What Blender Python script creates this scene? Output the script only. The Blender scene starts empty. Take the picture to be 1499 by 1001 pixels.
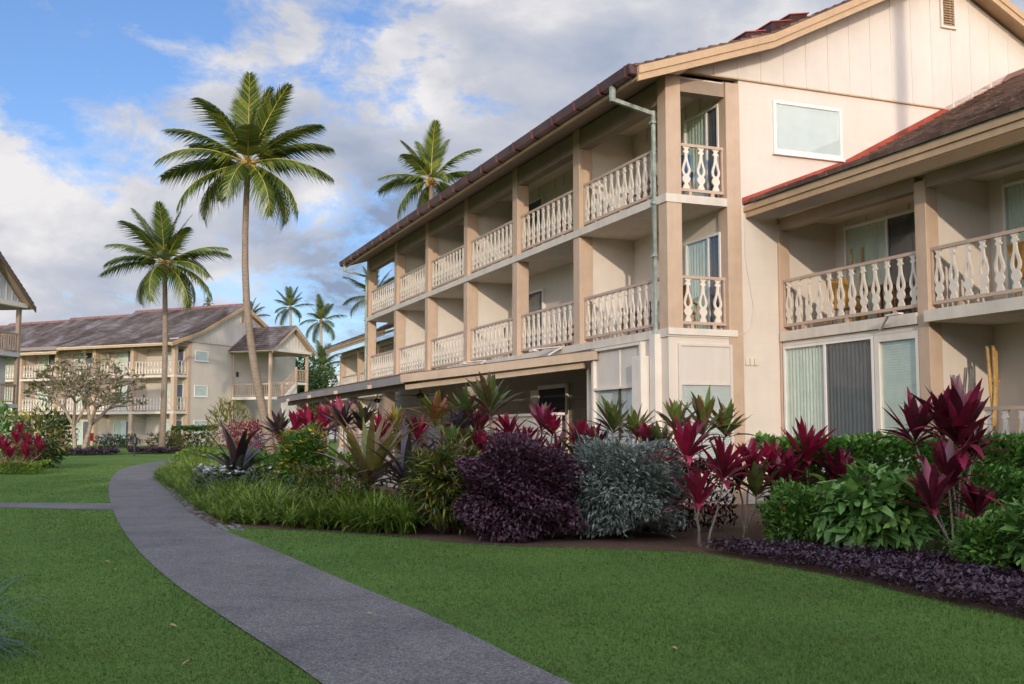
import bpy, bmesh, math, random
import numpy as np
from mathutils import Vector, Matrix
R = math.radians
rnd = random.Random(7)
sc = bpy.context.scene
col = sc.collection

# ------------------------------------------------------------------ camera
CAMZ = 1.62
cd = bpy.data.cameras.new('camera'); cam = bpy.data.objects.new('camera', cd); col.objects.link(cam)
cam.location = (0, 0, CAMZ); cam.rotation_euler = (R(90 + 4.865), 0, 0)
cd.sensor_width = 36; cd.lens = 36 * 1545 / 1499.0; cd.clip_start = 0.1; cd.clip_end = 3000
sc.camera = cam

# ------------------------------------------------------------------ light
SUNDIR = Vector((-0.034, 1.062, -0.222)).normalized()       # the way the light travels
SUN_EL = math.asin(-SUNDIR.z)
sl = bpy.data.lights.new('sun', 'SUN'); sl.energy = 2.4; sl.angle = R(0.5); sl.color = (1.0, 0.85, 0.69)
so = bpy.data.objects.new('sun', sl); col.objects.link(so)
so.rotation_euler = SUNDIR.to_track_quat('-Z', 'Y').to_euler(); so.location = (0, -60, 60)
w = bpy.data.worlds.new('World'); sc.world = w; w.use_nodes = True
nt = w.node_tree; nt.nodes.clear()
N = nt.nodes.new; Lk = nt.links.new
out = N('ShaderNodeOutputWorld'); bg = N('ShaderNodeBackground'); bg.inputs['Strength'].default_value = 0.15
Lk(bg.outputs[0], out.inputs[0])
sky = N('ShaderNodeTexSky'); sky.sky_type = 'NISHITA'; sky.sun_disc = False
sky.sun_elevation = SUN_EL; sky.sun_rotation = math.atan2(-SUNDIR.x, -SUNDIR.y)
sky.air_density = 1.0; sky.dust_density = 0.4; sky.ozone_density = 3.0
tc = N('ShaderNodeTexCoord')
def wmath(op, a, b=None, clamp=False):
    n = N('ShaderNodeMath'); n.operation = op; n.use_clamp = clamp
    for i, x in enumerate((a, b)):
        if x is None: continue
        if isinstance(x, (int, float)): n.inputs[i].default_value = x
        else: Lk(x, n.inputs[i])
    return n.outputs[0]
def wnoise(scale, detail, rough, sx=1, sy=1, sz=1, dist=0.0, off=(0, 0, 0)):
    m = N('ShaderNodeMapping'); m.inputs['Scale'].default_value = (sx, sy, sz); m.inputs['Location'].default_value = off
    Lk(tc.outputs['Generated'], m.inputs[0])
    n = N('ShaderNodeTexNoise'); n.inputs['Scale'].default_value = scale; n.inputs['Detail'].default_value = detail
    n.inputs['Roughness'].default_value = rough; n.inputs['Distortion'].default_value = dist
    Lk(m.outputs[0], n.inputs[0]); return n.outputs['Fac']
def wramp(x, pts):
    r = N('ShaderNodeValToRGB'); Lk(x, r.inputs[0]); e = r.color_ramp.elements
    while len(e) < len(pts): e.new(0.5)
    for k, (p, c) in enumerate(pts):
        e[k].position = p; e[k].color = (*c, 1) if len(c) == 3 else c
    return r.outputs[0]
def wdot(az, el, k):                                       # soft patch of sky round a direction (degrees; az to the right of +Y)
    d = Vector((math.sin(R(az)) * math.cos(R(el)), math.cos(R(az)) * math.cos(R(el)), math.sin(R(el))))
    n = N('ShaderNodeVectorMath'); n.operation = 'DOT_PRODUCT'; Lk(tc.outputs['Generated'], n.inputs[0]); n.inputs[1].default_value = d
    nm = N('ShaderNodeVectorMath'); nm.operation = 'LENGTH'; Lk(tc.outputs['Generated'], nm.inputs[0])
    c = wmath('DIVIDE', n.outputs['Value'], nm.outputs['Value'])
    return wmath('POWER', 2.718, wmath('MULTIPLY', wmath('SUBTRACT', c, 1.0), k))
big = wnoise(3.2, 9, 0.60, 1, 1, 2.0, 0.25, (0.3, 0.1, 0.55))
fine = wnoise(11.0, 10, 0.66, 1, 1, 1.8, 0.3, (1.3, 2.1, 0.2))
cov = wmath('ADD', big, wmath('MULTIPLY', wmath('SUBTRACT', fine, 0.5), 0.65))
blue1 = wdot(-21, 24, 70); blue2 = wdot(-8, 25, 110); blue3 = wdot(-24, 15, 260); cl1 = wdot(-24, 10, 90); cl2 = wdot(4, 16, 45)
cov = wmath('SUBTRACT', cov, wmath('MULTIPLY', blue1, 0.19))
cov = wmath('SUBTRACT', cov, wmath('MULTIPLY', blue2, 0.10))
cov = wmath('SUBTRACT', cov, wmath('MULTIPLY', blue3, 0.10))
cov = wmath('ADD', cov, wmath('MULTIPLY', cl1, 0.10))
cov = wmath('ADD', cov, wmath('MULTIPLY', cl2, 0.22))
cov = wmath('ADD', cov, 0.015)
cfac = wramp(cov, [(0.40, (0, 0, 0)), (0.47, (0.35, 0.35, 0.35)), (0.55, (1, 1, 1))])
shade = wnoise(5.5, 10, 0.56, 1, 1, 1.9, 0.2, (0.7, 0.4, 0.12))
dk1 = wdot(-7.5, 9.8, 220); dk2 = wdot(-14, 7.5, 200); lt1 = wdot(-15.5, 12.5, 500); lt2 = wdot(2, 19, 120); lt3 = wdot(-26, 12, 320); lt4 = wdot(-10.3, 12.0, 1600); lt5 = wdot(-15, 7.2, 900)
sh = wmath('SUBTRACT', shade, wmath('MULTIPLY', dk1, 0.20))
sh = wmath('SUBTRACT', sh, wmath('MULTIPLY', dk2, 0.10))
for l_, k_ in ((lt1, 0.10), (lt2, 0.12), (lt3, 0.14), (lt4, 0.55), (lt5, 0.20)):
    sh = wmath('ADD', sh, wmath('MULTIPLY', l_, k_))
ccol = wramp(sh, [(0.28, (1.8, 2.3, 3.3)), (0.42, (2.8, 3.15, 3.95)), (0.55, (3.7, 3.85, 4.35)), (0.70, (5.5, 5.4, 5.5))])
sk = N('ShaderNodeVectorMath'); sk.operation = 'MULTIPLY'; Lk(sky.outputs[0], sk.inputs[0]); sk.inputs[1].default_value = (1.0, 1.02, 1.22)
mx = N('ShaderNodeMixRGB'); Lk(cfac, mx.inputs[0]); Lk(sk.outputs[0], mx.inputs[1]); Lk(ccol, mx.inputs[2])
# added warm glow in the unseen sky behind the camera, lifting the shade
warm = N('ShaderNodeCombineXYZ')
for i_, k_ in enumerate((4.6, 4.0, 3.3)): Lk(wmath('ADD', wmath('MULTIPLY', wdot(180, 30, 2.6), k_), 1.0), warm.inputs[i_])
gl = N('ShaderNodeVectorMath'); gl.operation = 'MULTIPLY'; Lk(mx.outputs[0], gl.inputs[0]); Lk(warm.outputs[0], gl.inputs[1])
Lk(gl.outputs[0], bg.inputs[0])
sc.view_settings.view_transform = 'Standard'; sc.view_settings.look = 'None'; sc.view_settings.exposure = 0.0; sc.view_settings.gamma = 1
sc.cycles.max_bounces = 8; sc.cycles.diffuse_bounces = 6; sc.cycles.transparent_max_bounces = 12
sc.cycles.use_denoising = True

# ------------------------------------------------------------------ helpers
def gz(y): return 0.0067 * y
def at(px, Y): return ((px - 749.5) / 1550.0 * Y, Y)          # where a bearing meets a depth, on the ground
def tag(o, label=None, cat=None, group=None, kind=None):
    if label: o['label'] = label
    if cat: o['category'] = cat
    if group: o['group'] = group
    if kind: o['kind'] = kind
    return o
def empty(name, loc=(0, 0, 0), rz=0, label=None, cat=None, group=None):
    o = bpy.data.objects.new(name, None); col.objects.link(o); o.location = loc; o.rotation_euler = (0, 0, rz)
    o.empty_display_size = 0.3
    return tag(o, label, cat, group)
def link(name, me, parent=None, loc=None, rot=None, scale=None):
    o = bpy.data.objects.new(name, me); col.objects.link(o)
    if parent: o.parent = parent
    if loc is not None: o.location = loc
    if rot is not None: o.rotation_euler = rot
    if scale is not None: o.scale = scale if hasattr(scale, '__len__') else (scale,) * 3
    return o
def mesh_np(name, V, F, m=None, smooth=False):
    me = bpy.data.meshes.new(name)
    V = np.asarray(V, np.float32).reshape(-1, 3)
    loops = np.concatenate([np.asarray(f, np.int32).ravel() for f in F]); tot = np.concatenate([np.full(len(f), np.asarray(f).shape[1], np.int32) for f in F])
    me.vertices.add(len(V)); me.vertices.foreach_set('co', V.ravel())
    me.loops.add(len(loops)); me.loops.foreach_set('vertex_index', loops)
    me.polygons.add(len(tot)); st = np.concatenate([[0], np.cumsum(tot)[:-1]]).astype(np.int32)
    me.polygons.foreach_set('loop_start', st); me.polygons.foreach_set('loop_total', tot)
    if smooth: me.polygons.foreach_set('use_smooth', np.ones(len(tot), bool))
    me.update(calc_edges=True); me.validate()
    if m: me.materials.append(m)
    return me
class MB:
    def __init__(s, uv=False): s.v = []; s.f = []; s.uv = uv
    def add(s, vs, fs):
        b = len(s.v); s.v += [((p[1], p[0], p[2]) if s.uv else tuple(p)) for p in vs]; s.f += [tuple(i + b for i in f) for f in fs]; return s
    def box(s, a0, a1, b0, b1, c0, c1):
        return s.add([(a0, b0, c0), (a1, b0, c0), (a1, b1, c0), (a0, b1, c0), (a0, b0, c1), (a1, b0, c1), (a1, b1, c1), (a0, b1, c1)],
                     [(3, 2, 1, 0), (4, 5, 6, 7), (0, 1, 5, 4), (1, 2, 6, 5), (2, 3, 7, 6), (3, 0, 4, 7)])
    def bar(s, p, q, wd, ht, up=(0, 0, 1)):
        p = Vector(p); q = Vector(q); d = (q - p).normalized(); u = Vector(up); sd = d.cross(u).normalized(); u = sd.cross(d)
        vs = []
        for c in (p, q):
            for a, b in ((-1, -1), (1, -1), (1, 1), (-1, 1)): vs.append(c + sd * (a * wd / 2) + u * (b * ht / 2))
        return s.add(vs, [(3, 2, 1, 0), (4, 5, 6, 7), (0, 1, 5, 4), (1, 2, 6, 5), (2, 3, 7, 6), (3, 0, 4, 7)])
    def tube(s, pts, rad, n=8, cap=True):
        pts = [Vector(p) for p in pts]; rad = rad if hasattr(rad, '__len__') else [rad] * len(pts); vs = []
        ref = Vector((0, 0, 1)) if abs((pts[-1] - pts[0]).normalized().z) < 0.9 else Vector((1, 0, 0))
        for i, p in enumerate(pts):
            d = (pts[min(i + 1, len(pts) - 1)] - pts[max(i - 1, 0)]).normalized()
            a = d.cross(ref).normalized(); b = d.cross(a)
            for k in range(n):
                t = 2 * math.pi * k / n; vs.append(p + (a * math.cos(t) + b * math.sin(t)) * rad[i])
        fs = []
        for i in range(len(pts) - 1):
            for k in range(n):
                k2 = (k + 1) % n; fs.append((i * n + k, i * n + k2, (i + 1) * n + k2, (i + 1) * n + k))
        if cap: fs.append(tuple(range(n - 1, -1, -1))); fs.append(tuple((len(pts) - 1) * n + k for k in range(n)))
        return s.add(vs, fs)
    def prism(s, poly, axis, a0, a1):                       # poly in the two other axes; axis 0,1,2
        n = len(poly); vs = []
        for a in (a0, a1):
            for p in poly:
                q = [p[0], p[1]]; q.insert(axis, a); vs.append(q)
        return s.add(vs, [tuple(range(n - 1, -1, -1)), tuple(range(n, 2 * n))] + [(i, (i + 1) % n, n + (i + 1) % n, n + i) for i in range(n)])
    def mesh(s, name, m, smooth=False, bevel=0):
        me = bpy.data.meshes.new(name); me.from_pydata(s.v, [], s.f)
        bm = bmesh.new(); bm.from_mesh(me); bmesh.ops.recalc_face_normals(bm, faces=bm.faces)
        if bevel: bmesh.ops.bevel(bm, geom=list(bm.edges), offset=bevel, segments=1, affect='EDGES', profile=0.5)
        bm.to_mesh(me); bm.free()
        if m: me.materials.append(m)
        if smooth: me.polygons.foreach_set('use_smooth', [True] * len(me.polygons))
        return me
    def build(s, name, m, parent=None, smooth=False, bevel=0, loc=None):
        return link(name, s.mesh(name, m, smooth, bevel), parent, loc)

# ------------------------------------------------------------------ materials
def newmat(name):
    m = bpy.data.materials.new(name); m.use_nodes = True; t = m.node_tree
    return m, t, t.nodes['Principled BSDF']
def nd(t, typ, **kw):
    n = t.nodes.new(typ)
    for k, v in kw.items(): setattr(n, k, v)
    return n
def ramp(t, fac, pts):
    r = nd(t, 'ShaderNodeValToRGB'); t.links.new(fac, r.inputs[0]); e = r.color_ramp.elements
    while len(e) < len(pts): e.new(0.5)
    for k, (p, c) in enumerate(pts): e[k].position = p; e[k].color = (*c, 1)
    return r.outputs[0]
def noise(t, scale, detail=4, rough=0.55, vec=None, dist=0.0):
    n = nd(t, 'ShaderNodeTexNoise'); n.inputs['Scale'].default_value = scale; n.inputs['Detail'].default_value = detail
    n.inputs['Roughness'].default_value = rough; n.inputs['Distortion'].default_value = dist
    if vec is not None: t.links.new(vec, n.inputs[0])
    return n.outputs['Fac']
def objco(t, scale=(1, 1, 1), world=False):
    c = nd(t, 'ShaderNodeNewGeometry') if world else nd(t, 'ShaderNodeTexCoord')
    m = nd(t, 'ShaderNodeMapping'); m.inputs['Scale'].default_value = scale
    t.links.new(c.outputs['Position' if world else 'Object'], m.inputs[0]); return m.outputs[0]
def bump(t, h, strength, dist=0.02, prev=None):
    b = nd(t, 'ShaderNodeBump'); b.inputs['Strength'].default_value = strength; b.inputs['Distance'].default_value = dist
    t.links.new(h, b.inputs['Height'])
    if prev is not None: t.links.new(prev, b.inputs['Normal'])
    return b.outputs[0]
def paint(name, c, rough=0.6, var=0.06, scale=3.0, stain=0.0, metal=0.0, bumps=0.12, lap=0.0):
    m, t, b = newmat(name); co = objco(t)
    f = noise(t, scale, 6, 0.6, co)
    lo = tuple(x * (1 - var * 2) for x in c); hi = tuple(min(1, x * (1 + var)) for x in c)
    cc = ramp(t, f, [(0.3, lo), (0.65, hi)])
    if stain:
        st = objco(t, (3.0, 3.0, 0.35)); g = noise(t, 2.2, 6, 0.65, st)
        mxn = nd(t, 'ShaderNodeMixRGB', blend_type='MULTIPLY'); mxn.inputs[0].default_value = 1
        t.links.new(cc, mxn.inputs[1]); t.links.new(ramp(t, g, [(0.35, (1 - stain,) * 3), (0.6, (1, 1, 1))]), mxn.inputs[2]); cc = mxn.outputs[0]
    t.links.new(cc, b.inputs['Base Color']); b.inputs['Roughness'].default_value = rough; b.inputs['Metallic'].default_value = metal
    nrm = bump(t, noise(t, 60, 3, 0.6, co), bumps, 0.01)
    if lap:                                                  # block or board courses pressed into the surface
        sx = nd(t, 'ShaderNodeSeparateXYZ'); t.links.new(co, sx.inputs[0])
        a = nd(t, 'ShaderNodeMath', operation='DIVIDE'); t.links.new(sx.outputs[2], a.inputs[0]); a.inputs[1].default_value = lap
        fr = nd(t, 'ShaderNodeMath', operation='FRACT'); t.links.new(a.outputs[0], fr.inputs[0])
        h = ramp(t, fr.outputs[0], [(0.0, (0, 0, 0)), (0.07, (1, 1, 1))])
        nrm = bump(t, h, 0.28, 0.006, nrm)
    t.links.new(nrm, b.inputs['Normal']); return m
def leafmat(name, cols, rough=0.45, trans=0.25, spec=0.4, big=0.0, amp=1.2):
    m, t, b = newmat(name); g = nd(t, 'ShaderNodeNewGeometry')
    n = len(cols); f = g.outputs['Random Per Island']
    if big:
        q = noise(t, big, 3, 0.5, objco(t)); a = nd(t, 'ShaderNodeMath', operation='MULTIPLY_ADD'); t.links.new(q, a.inputs[0]); a.inputs[1].default_value = amp
        s_ = nd(t, 'ShaderNodeMath', operation='MULTIPLY_ADD'); t.links.new(f, s_.inputs[0]); s_.inputs[1].default_value = 0.6; s_.inputs[2].default_value = .22 - amp / 2
        t.links.new(s_.outputs[0], a.inputs[2]); f = a.outputs[0]
    c = ramp(t, f, [((k + 0.5) / n, x) for k, x in enumerate(cols)])
    hs = nd(t, 'ShaderNodeMixRGB', blend_type='MULTIPLY'); hs.inputs[0].default_value = 1
    t.links.new(c, hs.inputs[1]); t.links.new(ramp(t, noise(t, 14, 3, 0.5, objco(t)), [(0.3, (0.72, 0.72, 0.72)), (0.7, (1.15, 1.15, 1.15))]), hs.inputs[2])
    t.links.new(hs.outputs[0], b.inputs['Base Color']); b.inputs['Roughness'].default_value = rough; b.inputs['Specular IOR Level'].default_value = spec
    if trans:
        tr = nd(t, 'ShaderNodeBsdfTranslucent'); t.links.new(hs.outputs[0], tr.inputs[0]); mixs = nd(t, 'ShaderNodeMixShader'); mixs.inputs[0].default_value = trans
        t.links.new(b.outputs[0], mixs.inputs[1]); t.links.new(tr.outputs[0], mixs.inputs[2]); t.links.new(mixs.outputs[0], t.nodes['Material Output'].inputs[0])
    return m
def glassmat(name, tint=(0.85, 0.95, 0.93), refl=0.10):
    m, t, b = newmat(name); t.nodes.remove(b)
    tr = nd(t, 'ShaderNodeBsdfTransparent'); tr.inputs[0].default_value = (*tint, 1); gl = nd(t, 'ShaderNodeBsdfGlossy'); gl.inputs['Roughness'].default_value = 0.02
    fr = nd(t, 'ShaderNodeFresnel'); fr.inputs[0].default_value = 1.5; ad = nd(t, 'ShaderNodeMath', operation='ADD'); t.links.new(fr.outputs[0], ad.inputs[0]); ad.inputs[1].default_value = refl
    mixs = nd(t, 'ShaderNodeMixShader'); gg = nd(t, 'ShaderNodeNewGeometry'); fb_ = nd(t, 'ShaderNodeMath', operation='SUBTRACT'); fb_.inputs[0].default_value = 1.0; t.links.new(gg.outputs['Backfacing'], fb_.inputs[1]); ml = nd(t, 'ShaderNodeMath', operation='MULTIPLY'); t.links.new(ad.outputs[0], ml.inputs[0]); t.links.new(fb_.outputs[0], ml.inputs[1])
    t.links.new(ml.outputs[0], mixs.inputs[0]); t.links.new(tr.outputs[0], mixs.inputs[1]); t.links.new(gl.outputs[0], mixs.inputs[2])
    t.links.new(mixs.outputs[0], t.nodes['Material Output'].inputs[0]); return m
def shinglemat(name, cols, patch=0.35):
    m, t, b = newmat(name); g = nd(t, 'ShaderNodeNewGeometry'); n = len(cols)
    q = noise(t, patch, 5, 0.62, objco(t, (0.45, 1.3, 1)), 0.6)
    a = nd(t, 'ShaderNodeMath', operation='MULTIPLY_ADD'); t.links.new(q, a.inputs[0]); a.inputs[1].default_value = 2.5
    s_ = nd(t, 'ShaderNodeMath', operation='MULTIPLY_ADD'); t.links.new(g.outputs['Random Per Island'], s_.inputs[0]); s_.inputs[1].default_value = 0.32; s_.inputs[2].default_value = -0.92
    t.links.new(s_.outputs[0], a.inputs[2])
    c = ramp(t, a.outputs[0], [((k + 0.5) / n, x) for k, x in enumerate(cols)])
    t.links.new(c, b.inputs['Base Color']); b.inputs['Roughness'].default_value = 0.75
    t.links.new(bump(t, noise(t, 30, 4, 0.6, objco(t)), 0.4, 0.01), b.inputs['Normal']); return m
def barkmat(name, a, b_, ring=14.0, rings=0.5):
    m, t, b = newmat(name); co = objco(t)
    wv = nd(t, 'ShaderNodeTexWave', wave_type='BANDS', bands_direction='Z'); wv.inputs['Scale'].default_value = ring / 6.28 * 2; wv.inputs['Distortion'].default_value = 2.5; wv.inputs['Detail'].default_value = 3
    t.links.new(co, wv.inputs[0])
    n1 = noise(t, 5, 6, 0.65, co)
    mm = nd(t, 'ShaderNodeMath', operation='MULTIPLY_ADD'); t.links.new(wv.outputs['Fac'], mm.inputs[0]); mm.inputs[1].default_value = rings * 0.5; t.links.new(n1, mm.inputs[2])
    t.links.new(ramp(t, mm.outputs[0], [(0.3, a), (0.85, b_)]), b.inputs['Base Color']); b.inputs['Roughness'].default_value = 0.85
    t.links.new(bump(t, mm.outputs[0], 0.6, 0.03), b.inputs['Normal']); return m

M = {}
M['cream'] = paint('cream_wall_paint', (0.63, 0.555, 0.47), 0.7, 0.03, 1.2, 0.035, lap=0.203)
M['boards'] = paint('cream_board_paint', (0.60, 0.54, 0.47), 0.65, 0.03, 1.2, 0.035)
M['far_cream'] = paint('far_cream_paint', (0.54, 0.475, 0.395), 0.75, 0.05, 0.6, 0.06)
M['far_boards'] = paint('far_board_paint', (0.62, 0.56, 0.49), 0.75, 0.05, 0.6, 0.12)
M['tan'] = paint('tan_trim_paint', (0.50, 0.36, 0.25), 0.6, 0.05, 2.0, 0.06)
M['fascia'] = paint('tan_fascia_paint', (0.47, 0.315, 0.18), 0.6, 0.06, 2.0, 0.08)
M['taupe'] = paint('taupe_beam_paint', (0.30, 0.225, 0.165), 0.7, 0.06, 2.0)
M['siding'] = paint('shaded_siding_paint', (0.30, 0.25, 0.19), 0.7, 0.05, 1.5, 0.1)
M['soffit'] = paint('cream_soffit_paint', (0.68, 0.59, 0.46), 0.7, 0.05, 1.5)
M['white'] = paint('white_trim_paint', (0.68, 0.62, 0.53), 0.5, 0.04, 2.0, 0.05)
M['baluster'] = paint('off_white_baluster_paint', (0.70, 0.625, 0.515), 0.55, 0.05, 3.0, 0.06)
M['rail'] = paint('tan_rail_paint', (0.47, 0.34, 0.25), 0.55, 0.06, 2.0)
M['slabedge'] = paint('pale_slab_edge_paint', (0.62, 0.55, 0.46), 0.6, 0.06, 1.5, 0.10)
M['fascia2'] = paint('sunlit_tan_fascia', (0.43, 0.325, 0.225), 0.65, 0.06, 2.0, 0.08)  # terrace fascia's sunlit side, light put into the colour; also a tower rake
M['grey'] = paint('shaded_fascia_grey', (0.26, 0.235, 0.22), 0.7, 0.08, 1.5, 0.1)  # terrace fascia's long side, its shade put into the colour
M['brown'] = paint('dark_brown_paint', (0.12, 0.08, 0.06), 0.6, 0.1, 2.0)
M['gutter'] = paint('aged_copper_gutter', (0.13, 0.060, 0.055), 0.42, 0.25, 1.2, 0.3, 0.5)
M['patina'] = paint('green_copper_patina', (0.36, 0.42, 0.36), 0.6, 0.22, 5.0, 0.4, 0.1)
M['flash'] = paint('red_copper_flashing', (0.36, 0.065, 0.035), 0.45, 0.18, 2.0, 0.2, 0.1)
M['ridge'] = paint('red_brown_ridge_cap', (0.21, 0.095, 0.075), 0.6, 0.2, 3.0)
M['shake'] = shinglemat('brown_roof_shakes', [(0.075, 0.042, 0.032), (0.12, 0.07, 0.05), (0.17, 0.105, 0.08), (0.22, 0.15, 0.12)], 0.8)
M['farshake'] = shinglemat('weathered_roof_shakes', [(0.05, 0.034, 0.030), (0.08, 0.056, 0.048), (0.105, 0.08, 0.073), (0.14, 0.122, 0.12), (0.20, 0.19, 0.197)], 0.45)
M['glass'] = glassmat('window_glass', (0.97, 1.0, 0.99), 0.07)
M['glass_dark'] = glassmat('screened_glass', (0.62, 0.63, 0.66), 0.03)
M['curtain'] = paint('pale_green_curtain', (0.56, 0.60, 0.52), 0.9, 0.06, 4.0)
M['blind'] = paint('white_blind', (0.56, 0.57, 0.555), 0.7, 0.03, 4.0)
M['alu'] = paint('white_window_frame', (0.72, 0.69, 0.64), 0.4, 0.03, 4.0)
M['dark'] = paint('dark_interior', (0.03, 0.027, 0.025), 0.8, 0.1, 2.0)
M['screen'] = paint('dark_insect_screen', (0.055, 0.05, 0.055), 0.8, 0.1, 8.0)
M['wood'] = paint('varnished_wood', (0.28, 0.13, 0.04), 0.4, 0.2, 8.0)
M['yellowwood'] = paint('golden_cane', (0.55, 0.28, 0.06), 0.45, 0.2, 8.0)
M['blue'] = paint('blue_sling_cloth', (0.04, 0.12, 0.30), 0.8, 0.1, 8.0)
M['redcloth'] = paint('red_cloth', (0.45, 0.06, 0.05), 0.8, 0.1, 8.0)
M['black'] = paint('black_metal', (0.02, 0.02, 0.02), 0.5, 0.1, 5.0)
M['bamboo'] = paint('golden_bamboo', (0.52, 0.31, 0.10), 0.45, 0.2, 5.0)
M['greybamboo'] = paint('grey_bamboo', (0.14, 0.13, 0.11), 0.6, 0.2, 5.0)
M['fanwood'] = paint('dark_fan_blade', (0.05, 0.03, 0.025), 0.5, 0.1, 5.0)
M['palmbark'] = barkmat('palm_bark', (0.08, 0.058, 0.042), (0.30, 0.23, 0.165), 18, 1.2)
M['palmbark2'] = barkmat('grey_palm_bark', (0.10, 0.085, 0.065), (0.38, 0.33, 0.26), 14, 1.1)
M['treebark'] = barkmat('pale_branch_bark', (0.20, 0.15, 0.11), (0.50, 0.40, 0.30), 3, 0.2)
M['cane'] = barkmat('ti_cane', (0.14, 0.11, 0.08), (0.36, 0.29, 0.22), 40, 0.6)
M['twig'] = barkmat('brown_twig', (0.05, 0.035, 0.025), (0.14, 0.10, 0.07), 10, 0.3)
M['fibre'] = paint('palm_fibre', (0.22, 0.12, 0.05), 0.9, 0.3, 12.0)
M['coconut'] = paint('yellow_coconut', (0.40, 0.25, 0.05), 0.5, 0.2, 6.0)
M['petiole'] = paint('yellow_petiole', (0.38, 0.30, 0.06), 0.5, 0.2, 6.0)
# ground
def groundmats():
    m, t, b = newmat('turf'); co = objco(t, world=True)
    a = noise(t, 0.35, 5, 0.6, co); f = noise(t, 38, 5, 0.7, objco(t, (1.0, 0.45, 1), True)); p = noise(t, 2.3, 5, 0.65, co, 0.4)
    c = ramp(t, f, [(0.25, (0.075, 0.14, 0.032)), (0.5, (0.105, 0.185, 0.042)), (0.8, (0.14, 0.23, 0.055))])
    mxn = nd(t, 'ShaderNodeMixRGB'); t.links.new(ramp(t, p, [(0.56, (0, 0, 0)), (0.78, (0.35, 0.35, 0.35))]), mxn.inputs[0]); t.links.new(c, mxn.inputs[1]); mxn.inputs[2].default_value = (0.13, 0.115, 0.03, 1)
    m2 = nd(t, 'ShaderNodeMixRGB', blend_type='MULTIPLY'); m2.inputs[0].default_value = 1; t.links.new(mxn.outputs[0], m2.inputs[1]); t.links.new(ramp(t, a, [(0.3, (0.75, 0.8, 0.8)), (0.7, (1.2, 1.12, 1.0))]), m2.inputs[2])
    t.links.new(m2.outputs[0], b.inputs['Base Color']); b.inputs['Roughness'].default_value = 0.9; b.inputs['Specular IOR Level'].default_value = 0.15
    t.links.new(bump(t, noise(t, 55, 5, 0.7, objco(t, (1, 0.5, 1), True)), 0.8, 0.03), b.inputs['Normal']); M['turf'] = m
    m, t, b = newmat('exposed_aggregate_concrete'); co = objco(t, world=True)
    v = nd(t, 'ShaderNodeTexVoronoi'); v.inputs['Scale'].default_value = 75; t.links.new(co, v.inputs[0])
    c = ramp(t, v.outputs['Color'], [(0.1, (0.07, 0.067, 0.066)), (0.55, (0.145, 0.139, 0.137)), (0.9, (0.26, 0.247, 0.24))])
    mxn = nd(t, 'ShaderNodeMixRGB', blend_type='MULTIPLY'); mxn.inputs[0].default_value = 1; t.links.new(c, mxn.inputs[1]); t.links.new(ramp(t, noise(t, 0.9, 9, 0.74, co, 0.5), [(0.32, (0.60, 0.60, 0.62)), (0.5, (0.95, 0.94, 0.94)), (0.7, (1.15, 1.13, 1.12))]), mxn.inputs[2])
    t.links.new(mxn.outputs[0], b.inputs['Base Color']); b.inputs['Roughness'].default_value = 0.85
    t.links.new(bump(t, v.outputs['Distance'], 0.5, 0.01), b.inputs['Normal']); M['path'] = m
    m, t, b = newmat('brown_mulch_soil'); co = objco(t, world=True)
    f = noise(t, 22, 7, 0.7, co)
    t.links.new(ramp(t, f, [(0.3, (0.06, 0.032, 0.020)), (0.55, (0.14, 0.072, 0.042)), (0.8, (0.26, 0.15, 0.09))]), b.inputs['Base Color']); b.inputs['Roughness'].default_value = 0.95
    t.links.new(bump(t, f, 1.0, 0.05), b.inputs['Normal']); M['soil'] = m
groundmats()
# leaves
M['palmleaf'] = leafmat('palm_leaflets', [(0.030, 0.060, 0.010), (0.055, 0.095, 0.014), (0.10, 0.145, 0.020), (0.18, 0.21, 0.03)], 0.35, 0.22, 0.6)
M['palmdark'] = leafmat('far_palm_leaflets', [(0.03, 0.055, 0.014), (0.06, 0.09, 0.02), (0.11, 0.13, 0.03)], 0.45, 0.25)
M['ti_mag'] = leafmat('magenta_ti_leaf', [(0.213, 0.015, 0.035), (0.361, 0.019, 0.063), (0.552, 0.034, 0.106), (0.149, 0.019, 0.031)], 0.32, 0.22, 0.5)
M['ti_dark'] = leafmat('maroon_ti_leaf', [(0.116, 0.015, 0.028), (0.203, 0.017, 0.044), (0.319, 0.026, 0.071), (0.085, 0.017, 0.026)], 0.32, 0.2, 0.5)
M['ti_green'] = leafmat('green_bronze_ti_leaf', [(0.09, 0.14, 0.035), (0.14, 0.19, 0.04), (0.20, 0.055, 0.05), (0.10, 0.09, 0.035), (0.18, 0.22, 0.05)], 0.35, 0.25, 0.5)
M['ti_pink'] = leafmat('pink_ti_leaf', [(0.440, 0.044, 0.132), (0.308, 0.033, 0.099), (0.132, 0.110, 0.033), (0.495, 0.110, 0.176)], 0.35, 0.3, 0.5)
M['ti_lime'] = leafmat('lime_orange_ti_leaf', [(0.22, 0.27, 0.03), (0.15, 0.22, 0.03), (0.45, 0.22, 0.03), (0.28, 0.30, 0.04), (0.40, 0.05, 0.06)], 0.35, 0.3, 0.5)
M['ti_red'] = leafmat('red_ti_leaf', [(0.30, 0.015, 0.05), (0.20, 0.012, 0.035), (0.38, 0.03, 0.08), (0.12, 0.012, 0.03)], 0.35, 0.3, 0.5)
M['brom_green'] = leafmat('olive_bromeliad_leaf', [(0.182, 0.196, 0.042), (0.238, 0.140, 0.070), (0.168, 0.084, 0.084), (0.280, 0.252, 0.056)], 0.3, 0.25, 0.5)
M['brom_purple'] = leafmat('purple_bromeliad_leaf', [(0.072, 0.048, 0.064), (0.112, 0.096, 0.056), (0.144, 0.056, 0.080), (0.096, 0.072, 0.128)], 0.28, 0.15, 0.6)
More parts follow.
